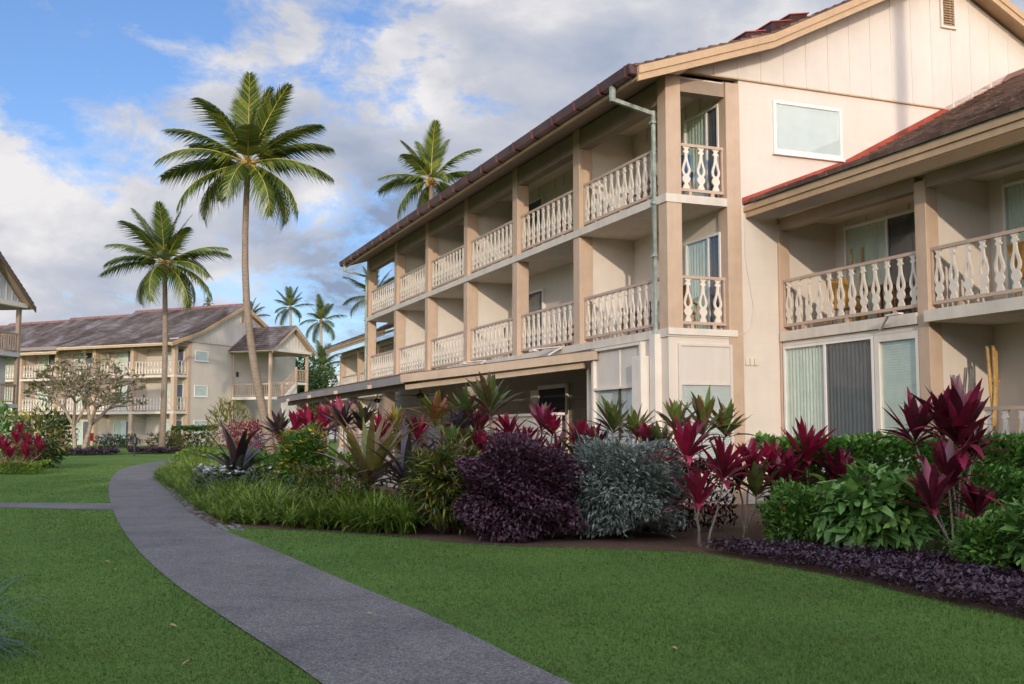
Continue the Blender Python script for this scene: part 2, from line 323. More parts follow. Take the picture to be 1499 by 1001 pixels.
M['brom_dark'] = leafmat('dark_bromeliad_leaf', [(0.038, 0.027, 0.030), (0.075, 0.033, 0.045), (0.068, 0.075, 0.030)], 0.28, 0.12, 0.6)
M['brom_row'] = leafmat('rusty_bromeliad_leaf', [(0.196, 0.028, 0.035), (0.126, 0.028, 0.042), (0.070, 0.070, 0.028), (0.280, 0.056, 0.042)], 0.35, 0.2, 0.5)
M['purple'] = leafmat('dark_purple_bush_leaf', [(0.071, 0.027, 0.040), (0.100, 0.034, 0.061), (0.152, 0.057, 0.093), (0.123, 0.085, 0.089), (0.095, 0.027, 0.048)], 0.45, 0.15, 0.45)
M['silver'] = leafmat('silver_green_leaf', [(0.12, 0.16, 0.115), (0.21, 0.25, 0.20), (0.33, 0.36, 0.32), (0.16, 0.20, 0.15), (0.42, 0.45, 0.41)], 0.5, 0.15, 0.35)
M['croton'] = leafmat('yellow_green_croton_leaf', [(0.05, 0.09, 0.025), (0.08, 0.15, 0.03), (0.42, 0.38, 0.04), (0.05, 0.10, 0.03), (0.30, 0.30, 0.04), (0.16, 0.04, 0.03), (0.10, 0.17, 0.03)], 0.38, 0.2, 0.5)
M['hedge'] = leafmat('green_hedge_leaf', [(0.074, 0.185, 0.035), (0.111, 0.272, 0.049), (0.173, 0.370, 0.074), (0.247, 0.445, 0.087)], 0.35, 0.2, 0.5)
M['bigleaf'] = leafmat('broad_green_leaf', [(0.095, 0.207, 0.044), (0.129, 0.267, 0.061), (0.172, 0.328, 0.086), (0.241, 0.414, 0.086)], 0.35, 0.22, 0.5)
M['smallleaf'] = leafmat('small_green_leaf', [(0.065, 0.151, 0.030), (0.108, 0.238, 0.038), (0.194, 0.346, 0.054)], 0.4, 0.2, 0.4)
M['yellowbush'] = leafmat('bright_green_leaf', [(0.075, 0.165, 0.027), (0.120, 0.240, 0.030), (0.180, 0.315, 0.045)], 0.4, 0.25, 0.4)
M['fern'] = leafmat('fern_frond', [(0.15, 0.23, 0.035), (0.20, 0.30, 0.045), (0.26, 0.35, 0.055), (0.11, 0.18, 0.03)], 0.5, 0.3, 0.3)
M['cover'] = leafmat('purple_ground_cover_leaf', [(0.030, 0.014, 0.026), (0.045, 0.017, 0.036), (0.065, 0.025, 0.050), (0.085, 0.05, 0.07)], 0.3, 0.1, 0.6)
M['plum'] = leafmat('plumeria_leaf', [(0.13, 0.17, 0.04), (0.20, 0.22, 0.08), (0.30, 0.28, 0.14)], 0.4, 0.25)
M['treeleaf'] = leafmat('tree_leaf', [(0.026, 0.058, 0.016), (0.046, 0.091, 0.021), (0.078, 0.143, 0.029)], 0.5, 0.2)
M['limeleaf'] = leafmat('lime_tree_leaf', [(0.06, 0.13, 0.02), (0.10, 0.19, 0.03), (0.16, 0.26, 0.04)], 0.5, 0.25)
M['areca'] = leafmat('yellow_palm_leaf', [(0.20, 0.18, 0.03), (0.28, 0.24, 0.05), (0.15, 0.16, 0.03)], 0.5, 0.25)
M['dryshrub'] = leafmat('dry_shrub_leaf', [(0.14, 0.14, 0.03), (0.19, 0.16, 0.04), (0.10, 0.11, 0.03)], 0.6, 0.2)
M['greyshrub'] = leafmat('grey_green_shrub_leaf', [(0.091, 0.117, 0.078), (0.143, 0.169, 0.117), (0.065, 0.091, 0.052)], 0.6, 0.15)
M['spray'] = leafmat('blue_green_blade', [(0.06, 0.13, 0.12), (0.09, 0.17, 0.16), (0.05, 0.10, 0.08)], 0.4, 0.15)
M['blade'] = leafmat('grass_blade', [(0.146, 0.166, 0.046), (0.097, 0.176, 0.041), (0.113, 0.208, 0.046), (0.140, 0.241, 0.054), (0.178, 0.283, 0.068)], 0.6, 0.25, 0.2, 0.6, 1.5)
M['yellow'] = leafmat('yellow_petal', [(0.70, 0.42, 0.02), (0.75, 0.52, 0.05)], 0.5, 0.2)
M['redpetal'] = leafmat('red_petal', [(0.55, 0.02, 0.02), (0.65, 0.04, 0.03)], 0.5, 0.2)
M['whitepetal'] = leafmat('white_petal', [(0.72, 0.72, 0.78), (0.80, 0.80, 0.82)], 0.5, 0.2)
M['pinkpetal'] = leafmat('pink_blossom', [(0.55, 0.32, 0.30), (0.62, 0.45, 0.40), (0.40, 0.18, 0.15)], 0.5, 0.2)
M['dryleaf'] = leafmat('fallen_leaf', [(0.30, 0.20, 0.08), (0.45, 0.38, 0.15), (0.20, 0.09, 0.04)], 0.6, 0.1)
M['joint'] = paint('dirt_filled_joint', (0.09, 0.085, 0.08), 0.95, 0.3, 5.0)
M['stone'] = paint('grey_edging_stone', (0.16, 0.15, 0.155), 0.7, 0.25, 6.0)
M['whitehouse'] = paint('white_house_paint', (0.72, 0.72, 0.72), 0.7, 0.04, 1.0)
M['bluegrey'] = paint('tower_shade_and_chair_grey', (0.46, 0.46, 0.46), 0.7, 0.05, 1.0)  # left tower's shade put into its wall colour; also a grey chair

# ------------------------------------------------------------------ ground
def inpoly(P, poly):
    x, y = P[:, 0], P[:, 1]; r = np.zeros(len(P), bool); n = len(poly)
    for i in range(n):
        x1, y1 = poly[i]; x2, y2 = poly[(i + 1) % n]
        c = ((y1 > y) != (y2 > y)) & (x < (x2 - x1) * (y - y1) / (y2 - y1 + 1e-12) + x1); r ^= c
    return r
def smooth_poly(pts, it=2):
    for _ in range(it):
        q = [pts[0]]
        for a, b in zip(pts[:-1], pts[1:]):
            q += [(a[0] * .75 + b[0] * .25, a[1] * .75 + b[1] * .25), (a[0] * .25 + b[0] * .75, a[1] * .25 + b[1] * .75)]
        pts = q + [pts[-1]]
    return pts
def sheet(name, poly, dz, m, kind='structure'):
    me = bpy.data.meshes.new(name); bm = bmesh.new()
    vs = [bm.verts.new((x, y, gz(y) + dz)) for x, y in poly]; f = bm.faces.new(vs)
    bmesh.ops.recalc_face_normals(bm, faces=[f])
    if f.normal.z < 0: f.normal_flip()
    bmesh.ops.triangulate(bm, faces=bm.faces[:]); bm.to_mesh(me); bm.free(); me.materials.append(m)
    return tag(link(name, me), kind=kind)
g = MB(); g.add([(-400, -60, gz(-60)), (400, -60, gz(-60)), (400, 900, gz(900)), (-400, 900, gz(900))], [(0, 1, 2, 3)])
tag(g.build('lawn_ground', M['turf']), kind='structure')
PL = smooth_poly([(0.3, 3.2), (-0.28, 4.9), (-1.18, 6.77), (-2.51, 9.18), (-3.71, 11.41), (-5.24, 14.66), (-7.4, 19.75), (-10.31, 27.09), (-12.94, 34.44), (-14.6, 39.84), (-15.3, 43.99), (-15.6, 47.5)])
PR = smooth_poly([(1.9, 3.2), (1.3, 4.9), (0.34, 6.77), (-0.63, 9.02), (-1.77, 11.16), (-3.1, 13.87), (-4.55, 16.55), (-5.75, 19.2), (-7.4, 23.36), (-9.16, 27.99), (-10.9, 32.25), (-12.29, 36.94), (-13.3, 40.0), (-13.6, 43.5), (-13.2, 47.0)])
PATH = PL + PR[::-1]
sheet('garden_path', PATH, 0.012, M['path'])
SIDE = [(-40, 29.8), (-10.64, 22.2), (-8.35, 21.95), (-7.3, 21.9), (-6.9, 20.2), (-7.7, 20.3), (-8.4, 20.45), (-10.11, 20.9), (-40, 28.2)]
sheet('side_path', SIDE, 0.008, M['path'])
BEDF = smooth_poly([(-5.75, 19.15), (-4.75, 16.9), (-3.8, 16.65), (-1.94, 15.75), (-0.56, 14.5), (1.08, 13.95), (2.38, 13.7), (2.87, 12.75), (3.55, 11.3), (3.95, 9.85), (4.4, 8.6), (4.9, 6.5)])
BED = BEDF + [(14, 6.5), (14, 24), (3.0, 24), (-9, 46), (-12.4, 40.0), (-12.2, 36.9), (-10.8, 32.25), (-9.06, 27.99), (-7.3, 23.36)]
sheet('planting_bed', BED, 0.006, M['soil'])
GBED = None

# ------------------------------------------------------------------ railings
PROF = [(0, .075), (.05, .075), (.09, .05), (.13, .042), (.17, .075), (.22, .098), (.27, .085), (.31, .060), (.36, .085), (.42, .102), (.48, .098), (.55, .080), (.63, .054), (.71, .036), (.80, .030), (.84, .030), (.86, .062), (.89, .066), (.91, .036), (.95, .040), (.975, .075), (1, .075)]
HOLE = [(.345, 0), (.37, .030), (.41, .047), (.45, .050), (.50, .042), (.56, .026), (.62, .012), (.66, 0)]
def baluster_shape(mb, H=.88, th=.034, ox=0.0, z0=0.0, wscale=1.0, d=(1, 0), oy=0.0):
    zs = sorted(set([z for z, _ in PROF] + [z for z, _ in HOLE]))
    o = np.interp(zs, [z for z, _ in PROF], [w_ for _, w_ in PROF]); h = np.interp(zs, [z for z, _ in HOLE], [w_ for _, w_ in HOLE], left=0, right=0)
    vs = []; fs = []; n = len(zs)
    for t in (-th / 2, th / 2):
        for k in range(n):
            for x in (-o[k], -h[k], h[k], o[k]):
                x *= wscale; vs.append((ox + x * d[0] - t * d[1], oy + x * d[1] + t * d[0], z0 + zs[k] * H))
    def q(s, k, c): return s * n * 4 + k * 4 + c
    for k in range(n - 1):
        for s in (0, 1):
            for a in (0, 2): fs.append((q(s, k, a), q(s, k, a + 1), q(s, k + 1, a + 1), q(s, k + 1, a)))
            if h[k] == 0 and h[k + 1] == 0: fs.append((q(s, k, 1), q(s, k, 2), q(s, k + 1, 2), q(s, k + 1, 1)))
        for c in (0, 3): fs.append((q(0, k, c), q(1, k, c), q(1, k + 1, c), q(0, k + 1, c)))
        if h[k] or h[k + 1]:
            for c in (1, 2): fs.append((q(0, k, c), q(1, k, c), q(1, k + 1, c), q(0, k + 1, c)))
    for k in (0, n - 1): fs.append((q(0, k, 0), q(0, k, 3), q(1, k, 3), q(1, k, 0)))
    mb.add(vs, fs)
_b = MB(); baluster_shape(_b); BAL = _b.mesh('baluster', M['baluster'])
bm = bmesh.new(); bm.from_mesh(BAL); bmesh.ops.remove_doubles(bm, verts=bm.verts, dist=1e-5); bmesh.ops.recalc_face_normals(bm, faces=bm.faces); bm.to_mesh(BAL); bm.free()
def railing(root, a, b, z, single=True, pitch=.325, far=False, stuffmb=None):
    """a, b: (u,v) ends; z: slab top. rails are part, balusters are its sub-parts"""
    ax, ay = a[1], a[0]; bx, by = b[1], b[0]; L = math.hypot(bx - ax, by - ay); ang = math.atan2(by - ay, bx - ax)
    mb = MB()
    mb.box(0, L, -.035, .035, 1.045, 1.105); mb.box(0, L, -.03, .03, .105, .165)
    for x in (0.025, L - 0.025): mb.box(x - .022, x + .022, -.028, .028, .167, 1.043)
    k = max(2, int(L / 1.25))
    for i in range(k): 
        x = L * (i + .5) / k; mb.box(x - .04, x + .04, -.025, .025, 0, .103)
    n = max(2, int(round(L / pitch)))
    if far:
        b2 = MB()
        for i in range(n): baluster_shape(b2, .88, .04, L * (i + .5) / n, .165)
    o = mb.build('railing', M['rail'], root, loc=(ax, ay, z)); o.rotation_euler = (0, 0, ang)
    if far:
        p = b2.build('baluster_row', M['baluster'], o)
        return o
    for i in range(n):
        x = L * (i + .5) / n
        if stuffmb is not None: baluster_shape(stuffmb, .88, .034, ax + x * math.cos(ang), z + .165, 1, (math.cos(ang), math.sin(ang)), ay + x * math.sin(ang))
        else: link('baluster', BAL, o, (x, 0, .165))
    return o
def curtain_mesh(mb, u0, u1, v, z0, z1, amp=.018, wave=.11, face='v'):
    n = max(6, int((u1 - u0) / wave * 6)); vs = []; r_ = random.Random(int(u0 * 97 + z0 * 31)); ph = 0
    for i in range(n + 1):
        s = u0 + (u1 - u0) * i / n; ph += 2 * math.pi / 6 * r_.uniform(.45, 1.55); d = amp * math.sin(ph) * (.45 + .55 * abs(math.sin(i * .13 + u0)))
        for z in (z0, z1): vs.append((s, v + d, z) if face == 'v' else (v + d, s, z))
    mb.add(vs, [(2 * i, 2 * i + 2, 2 * i + 3, 2 * i + 1) for i in range(n)])
def sliding_door(root, u0, u1, v, z0, z1, mid=None, dark_first=True, name='sliding_door'):
    """on the plane v facing -v"""
    mid = mid if mid is not None else (u0 + u1) / 2; f = .055
    mb = MB(True)
    for a, b in ((u0, u0 + f), (mid - f / 2, mid + f / 2), (u1 - f, u1)): mb.box(a, b, v - .10, v, z0, z1)
    for a, b in ((u0 + f, mid - f / 2), (mid + f / 2, u1 - f)):
        mb.box(a, b, v - .10, v, z1 - f, z1); mb.box(a, b, v - .10, v, z0, z0 + f)
    o = mb.build(name, M['alu'], root)
    for k, (a, b) in enumerate(((u0 + f, mid - f / 2), (mid + f / 2, u1 - f))):
        d = (k == 0) == dark_first
        g_ = MB(True); g_.box(a, b, v - .075, v - .068, z0 + f, z1 - f); g_.build('pane', M['glass_dark' if d else 'glass'], o)
    c = MB(True); curtain_mesh(c, u0 + f, u1 - f, v - .035, z0 + f, z1 - f); c.build('curtain', M['curtain'], o, smooth=True)
    return o
def window_gable(root, v0, v1, z0, z1, u=0.0, blind=True, far=False):
    """on the gable plane u facing -u"""
    f = .07; mb = MB(True); d = .05
    mb.box(u - d, u, v0, v0 + f, z0, z1); mb.box(u - d, u, v1 - f, v1, z0, z1); mb.box(u - d, u, v0 + f, v1 - f, z1 - f, z1); mb.box(u - d, u, v0 + f, v1 - f, z0, z0 + f)
    mb.box(u - d - .03, u, v0 - .03, v1 + .03, z0 - .06, z0)
    o = mb.build('window', M['alu'], root)
    b = MB(True); 
    if far: b.box(u - .012, u - .004, v0 + f, v1 - f, z0 + f, z1 - f)
    else:
        n = int((z1 - z0) / .045)
        for i in range(n):
            z = z0 + f + (z1 - z0 - 2 * f) * i / n; b.box(u - .020, u - .008, v0 + f, v1 - f, z + .004, z + .045)
    b.build('blind', M['blind'], o)
    g_ = MB(True); g_.box(u - .036, u - .030, v0 + f, v1 - f, z0 + f, z1 - f); g_.build('pane', M['glass'], o)
    return o
def shingles(root, m, u0, u1, segs, name='roof_shingles', w=.28, course=.24, seed=1, th=.05):
    r_ = random.Random(seed); mb = MB(True)
    for (v0, z0, v1, z1) in segs:
        L = math.hypot(v1 - v0, z1 - z0); n = max(1, int(L / course)); dv = (v1 - v0) / L; dz = (z1 - z0) / L; nv, nz = (-dz, dv) if dv > 0 else (dz, -dv)
        for k in range(n):
            s0 = L * k / n - .02; s1 = L * (k + 1) / n + .05; u = u0 - r_.uniform(0, w)
            while u < u1:
                ww = w * r_.uniform(.55, 1.35); a = max(u, u0); b = min(u + ww - .008, u1); u += ww
                if b - a < .03: continue
                t = th * r_.uniform(.85, 1.15); j = r_.uniform(-.012, .008)
                p = []
                for s, h in ((s0 + j, .005), (s1, .004), (s1, .014), (s0 + j, .012 + t)):
                    p.append((v0 + dv * s + nv * h, z0 + dz * s + nz * h))
                mb.prism(p, 0, a, b)
    return mb.build(name, m, root)
def rake_boards(root, u, prof, m, hs=((0.0, .16, .05), (.16, .30, .02)), dirs=-1):
    """prof: list of (v,z) along the roof's top edge; boards hang under it on the plane u"""
    mb = MB(True)
    for (v0, z0), (v1, z1) in zip(prof[:-1], prof[1:]):
        for a, b, d in hs:
            mb.prism([(v0, z0 - a), (v1, z1 - a), (v1, z1 - b), (v0, z0 - b)], 0, u + dirs * d, u + .05 * -dirs)
    return mb.build('rake_board', m, root)

# ------------------------------------------------------------------ the three-storey block (near and far share it)
EDGES = [0.0, 4.15, 8.15, 12.3, 16.45, 20.55, 25.0]
Z2, Z3, ZT = 3.70, 6.45, 9.04
KV, KZ, RV, RZ = 2.3, 9.93, 7.3, 12.45                        # kink and ridge of the roof profile
EV, EZ = -.9, 8.83
def block(name, loc, rz, label, near=True):
    root = empty(name, loc, rz, label, 'building'); wallm = M['cream' if near else 'far_cream']; bdm = M['boards' if near else 'far_boards']
    U1 = 25.35; depth = 14.6
    # ground-floor base and body behind the balconies
    mb = MB(True); mb.box(.22, U1, 1.5, depth, -.6, ZT - .004)
    for i in range(40): mb.box(.5 + i * .6, .54 + i * .6, 1.48, 1.501, Z3 + 2.13, 8.9)
    mb.build('back_wall', wallm, root)
    mb = MB(True); mb.box(0.0, .215, 1.76, depth, -.6, ZT); mb.build('gable_wall', wallm, root)
    # gable triangle in boards
    mb = MB(True); top = [(.42, 9.05), (depth - .42, 9.05), (2 * RV - KV, KZ - .22), (RV, RZ - .24), (KV, KZ - .22)]
    mb.prism(top, 0, -.03, .15); v = .55
    while v < depth:
        zt = (EZ + .35 * (v - EV)) if v < KV else (KZ + (RZ - KZ) / (RV - KV) * (v - KV) if v < RV else (RZ - (RZ - KZ) / (RV - KV) * (v - RV)))
        if v < 2 * RV - KV: mb.box(-.042, -.028, v, v + .045, 9.06, zt - .27)
        v += .585
    tri = mb.build('gable_boards', bdm, root)
    mb = MB(True); mb.box(-.045, .0, 0.36, depth, ZT - .02, ZT + .008); mb.build('gable_trim', M['fascia'], root)
    # vent
    mb = MB(True); v0, v1, z0, z1 = 7.27, 7.73, 10.95, 11.75
    for a, b, c, d in ((v0, v0 + .06, z0, z1), (v1 - .06, v1, z0, z1), (v0 + .06, v1 - .06, z1 - .06, z1), (v0 + .06, v1 - .06, z0, z0 + .06)): mb.box(-.09, -.03, a, b, c, d)
    ve = mb.build('vent_grille', bdm, root); mb = MB(True)
    for k in range(11):
        z = z0 + .07 + k * .06; mb.add([(-.035, v0 + .06, z + .05), (-.035, v1 - .06, z + .05), (-.085, v1 - .06, z), (-.085, v0 + .06, z)], [(0, 1, 2, 3)])
    mb.build('slat', M['fascia'], ve)
    # posts
    zb = -.5
    for k, e in enumerate(EDGES):
        mb = MB(True)
        if k == 0:
            mb.box(0, .35, 0, .35, (3.56 if near else zb), 8.93)
        else: mb.box(e, e + .35, 0, .35, (3.56 if near else zb), 8.93)
        mb.build('post', M['tan'], root, bevel=.008)
    mb = MB(True); mb.box(-.03, .33, 1.42, 1.755, zb, 8.93); mb.build('post', M['tan'], root, bevel=.008)
    mb = MB(True); mb.box(-.36, .5, -.06, .30, 8.935, 9.20); mb.build('purlin_end', M['white'], root)
    # slabs
    for z in (Z2, Z3):
        mb = MB(True); mb.box(-.02, U1 + .0, -.03, 1.5, z - .17, z); mb.build('balcony_floor', M['slabedge'], root)
    # ceilings, headers
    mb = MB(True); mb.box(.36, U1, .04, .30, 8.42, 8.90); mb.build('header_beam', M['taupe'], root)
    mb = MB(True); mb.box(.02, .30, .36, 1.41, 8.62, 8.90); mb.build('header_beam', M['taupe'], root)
    mb = MB(True); mb.box(.1, U1, .31, 1.5, 8.905, 8.96); mb.build('lanai_ceiling', M['soffit'], root)
    # partitions
    for k in (1, 3, 4, 5):
        for z0, z1 in ((Z3, 8.90), (Z2, Z3 - .17)) + (() if near else ((.95, Z2 - .17),)):
            mb = MB(True); mb.box(EDGES[k] + .07, EDGES[k] + .27, .352, 1.5, z0, z1); mb.build('partition_wall', bdm if z0 == Z3 else wallm, root)
    if not near:
        for k in (2,):
            for z0, z1 in ((Z3, 8.90), (Z2, Z3 - .17), (.95, Z2 - .17)):
                mb = MB(True); mb.box(EDGES[k] + .07, EDGES[k] + .27, .352, 1.5, z0, z1); mb.build('partition_wall', wallm, root)
    # doors
    spec = {0: (.25, 1.65, .72), 1: (7.1, 9.75, 8.4) if False else (5.3, 7.5, 6.2)}
    for k in range(6):
        a, b, md = (EDGES[k] + 1.5, EDGES[k] + 3.9, None) if k not in spec else spec[k]
        if k == 0 and not near: a, b, md = .4, 2.6, 1.4
        for z in (Z2, Z3) + (() if near else (.95,)):
            sliding_door(root, a, b, 1.498, z + .03, z + 2.1, md, True)
    # railings
    sm = MB()
    for k in range(6):
        for z in (Z3, Z2):
            a = EDGES[k] + .352; b = EDGES[k + 1] - .002
            if near and k >= 4: railing(root, (a, .14), (b, .14), z, stuffmb=sm)
            else: railing(root, (a, .14), (b, .14), z, far=not near)
    for z in (Z3, Z2): railing(root, (.12, .352), (.12, 1.418), z, far=not near)
    if near:
        o = sm.build('baluster', M['baluster'], root); tag(o, kind='stuff')
    # roof: deck, shingles, rake boards, ridge, gutter
    prof = [(EV, EZ), (KV, KZ), (RV, RZ), (2 * RV - KV, KZ), (2 * RV - EV, EZ)]
    steps = [(-.5, U1 + .6, 0.0)] if near else [(-.5, 11.5, 0.0), (11.5, 19.3, -.28), (19.3, 27.2, -.42), (27.2, 36.5, -.56)]
    for i, (a, b, dz) in enumerate(steps):
        mb = MB(True); low = [(v, z - .10) for v, z in prof][::-1]
        mb.prism([(v, z - .012) for v, z in prof] + [(v, z - .012 - .09) for v, z in prof[::-1]], 0, a + .02, b - .02)
        rf = mb.build('roof', M['soffit'], root, loc=(0, 0, dz))
        mm = M['shake' if near else 'farshake']
        shingles(rf, mm, a, b, [(EV - .04, EZ - .012, KV, KZ), (KV, KZ, RV, RZ)], seed=3 + i, w=.30 if near else .42, course=.26 if near else .34)
        mb = MB(True); mb.prism([(RV, RZ + .02), (2 * RV - KV, KZ + .02), (2 * RV - EV, EZ + .02), (2 * RV - EV, EZ - .01), (2 * RV - KV, KZ - .01), (RV, RZ - .01)], 0, a, b); mb.build('back_slope', M['ridge'], rf)
        mb = MB(True)
        mb.prism([(RV - .22, RZ - .06), (RV, RZ + .16), (RV + .22, RZ - .06), (RV + .18, RZ - .08), (RV, RZ + .08), (RV - .18, RZ - .08)], 0, a - .03, b + .02); mb.build('ridge_cap', M['ridge'], rf)
        if i == 0:
            rake = rake_boards(rf, -.5, [(v, z - .01) for v, z in prof], M['fascia'])
            mb = MB(True)                                     # soffit boards between rake and wall
            for (v0, z0), (v1, z1) in zip(prof[:-1], prof[1:]): mb.prism([(v0, z0 - .115), (v1, z1 - .115), (v1, z1 - .15), (v0, z0 - .15)], 0, -.47, .0)
            mb.build('soffit', M['fascia'], rf)
        mb = MB(True); mb.box(a + .02, b - .02, EV + .02, EV + .07, EZ - .24, EZ - .115); mb.build('fascia_board', M['fascia'], rf)
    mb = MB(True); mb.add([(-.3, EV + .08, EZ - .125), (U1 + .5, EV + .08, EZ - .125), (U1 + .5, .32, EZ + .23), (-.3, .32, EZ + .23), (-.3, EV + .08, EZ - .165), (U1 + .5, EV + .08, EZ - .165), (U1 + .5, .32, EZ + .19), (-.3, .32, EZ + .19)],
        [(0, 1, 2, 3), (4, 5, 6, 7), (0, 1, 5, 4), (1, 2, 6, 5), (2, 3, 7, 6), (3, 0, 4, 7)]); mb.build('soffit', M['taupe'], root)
    return root
HOTEL = (3.1424, 21.1, 0.0); HRZ = math.atan2(.36842, .92966)
hotel = block('hotel_building', HOTEL, HRZ, 'large cream three-storey hotel block with two rows of white baluster balconies')
# --- details of the near block
mb = MB(True)
gp = [(-.92, EZ - .14), (-1.06, EZ - .12), (-1.08, EZ + .02), (-1.06, EZ + .02), (-1.045, EZ - .10), (-.935, EZ - .12), (-.915, EZ + .03), (-.90, EZ + .03)]
mb.prism([(-.885, EZ - .17), (-1.05, EZ - .15), (-1.09, EZ + .03), (-.885, EZ + .03)], 0, -.46, 25.9)
for i in range(22): mb.box(-.30 + i * 1.2, -.27 + i * 1.2, -1.105, -.88, EZ - .19, EZ + .035)
mb.build('gutter', M['gutter'], hotel)
for uu, side in ((.42, 1), (25.2, 1)):
    mb = MB(True); mb.bar((uu, -1.0, EZ - .12), (uu, -1.0, EZ - .42), .09, .10, (1, 0, 0)); mb.bar((uu, -1.04, EZ - .42), (uu, -.08, EZ - .62), .08, .08)
    mb.box(uu - .033, uu + .033, -.09, -.025, (3.62 if side else 3.0), EZ - .56)
    for z in (8.0, 6.3, 5.2): mb.box(uu - .065, uu + .065, -.125, -.02, z, z + .05)
    mb.build('downspout', M['patina'], hotel)
mb = MB(True); mb.box(.28, .50, -.16, -.005, .0, 3.60); mb.build('downspout', M['white'], hotel)
mb = MB(True); mb.box(.58, .98, -.32, -.005, .0, 3.17); mb.build('riser_box', M['white'], hotel, bevel=.01)
mb = MB(True); mb.box(-.06, .0, -.03, 1.60, Z2 - .13, Z2 + .004); mb.build('band_trim', M['white'], hotel)
# enclosed ground-floor corner room
mb = MB(True); mb.box(.0, 3.4, .0, 1.5, -.5, 3.53); mb.box(3.4, 3.75, .9, 1.5, -.5, 3.53); mb.build('corner_room_wall', M['cream'], hotel)
# panelled gable-side window
def panel_window_gable():
    mb = MB(True); v0, v1, z0, zm, z1 = .22, 1.45, 1.0, 2.56, 3.40; u = -.0
    for a, b, c, d in ((v0 - .02, v0 + .045, z0, z1), (v1 - .045, v1 + .02, z0, z1), (v0 + .045, v1 - .045, z1 - .05, z1), (v0 + .045, v1 - .045, zm, zm + .05), (v0 + .045, v1 - .045, z0, z0 + .06)): mb.box(u - .055, u, a, b, c, d)
    o = mb.build('window', M['boards'], hotel)
    b = MB(True)
    for i in range(30): z = z0 + .07 + i * .0495; b.box(u - .022, u - .008, v0 + .05, v1 - .05, z, z + .042)
    b.build('blind', M['blind'], o)
    b = MB(True); b.box(u - .040, u - .034, v0 + .045, v1 - .045, z0 + .06, zm); b.build('pane', M['glass'], o)
    b = MB(True); b.box(u - .03, u, v0 + .045, v1 - .045, zm + .05, z1 - .05); b.build('panel', M['boards'], o)
panel_window_gable()
def panel_window_front():
    u0, u1, z0, zm, z1 = 1.05, 3.22, 1.0, 2.57, 3.50; um = 2.05; o_ = MB(True)
    for a, b, c, d in ((u0 - .08, u0, z0, z1), (u1, u1 + .10, z0, z1), (u0, u1, z1 - .06, z1), (u0, u1, z0, z0 + .06), (u0, u1, zm - .02, zm + .03)): o_.box(a, b, -.11, .0, c, d)
    o_.box(um - .02, um + .02, -.05, -.0, zm + .03, z1 - .06)
    o = o_.build('window', M['white'], hotel)
    b = MB(True); b.box(u0, um - .02, -.03, .0, zm + .03, z1 - .06); b.box(um + .02, u1, -.03, .0, zm + .03, z1 - .06); b.build('panel', M['boards'], o)
    b = MB(True)
    for i in range(30): z = z0 + .07 + i * .0490; b.box(u0, um - .03, -.022, -.008, z, z + .042); b.box(um + .03, u1, -.022, -.008, z, z + .042)
    b.build('blind', M['blind'], o)
    b = MB(True); b.box(um - .03, um + .03, -.06, -.0, z0 + .06, zm - .02); b.build('mullion', M['dark'], o)
    b = MB(True); b.box(u0, u1, -.045, -.038, z0 + .06, zm - .02); b.build('pane', M['glass'], o)
panel_window_front()
window_gable(hotel, 2.60, 4.40, 7.56, 8.69)
mb = MB(True)
for k in range(3): mb.box(-.03, .0, 1.80 + k * .11, 1.89 + k * .11, 2.99, 3.13)
mb.build('wall_vent', M['soffit'], hotel)
# thin cable loosely hung on the gable wall
mb = MB(True); mb.tube([(-.02, 1.86, 6.2), (-.02, 1.83, 5.3), (-.02, 1.93, 4.7), (-.02, 2.02, 4.2), (-.02, 1.95, 3.85), (-.02, 1.80, 3.66), (-.03, 1.62, 3.62)], .007, 5); mb.build('cable', M['white'], hotel)
# boxy roof vents
for (uu, vv) in ((.55, 2.35), (.6, 3.05), (.7, 3.62)):
    zt_ = (EZ + .344 * (vv - EV)) if vv < KV else KZ + .504 * (vv - KV)
    def fr8(a, b, c, d, z0, z1, sl): return [(a, c, z0), (b, c, z0), (b, d, z0 + sl), (a, d, z0 + sl), (a, c, z1), (b, c, z1), (b, d, z1 + sl), (a, d, z1 + sl)]
    Q8 = [(0, 1, 2, 3), (4, 5, 6, 7), (0, 1, 5, 4), (1, 2, 6, 5), (2, 3, 7, 6), (3, 0, 4, 7)]
    mb = MB(True); mb.add([(uu - .16, vv - .10, zt_ - .15), (uu + .30, vv - .10, zt_ - .15), (uu + .30, vv + .28, zt_ + .04), (uu - .16, vv + .28, zt_ + .04), (uu - .26, vv - .17, zt_ + .26), (uu + .36, vv - .17, zt_ + .26), (uu + .36, vv + .30, zt_ + .36), (uu - .26, vv + .30, zt_ + .36)], Q8)
    o = mb.build('roof_vent', M['gutter'], hotel)
    mb = MB(True); mb.add(fr8(uu - .29, uu + .38, vv - .20, vv + .33, zt_ + .262, zt_ + .285, .11), Q8); mb.build('vent_lid', M['flash'], o)
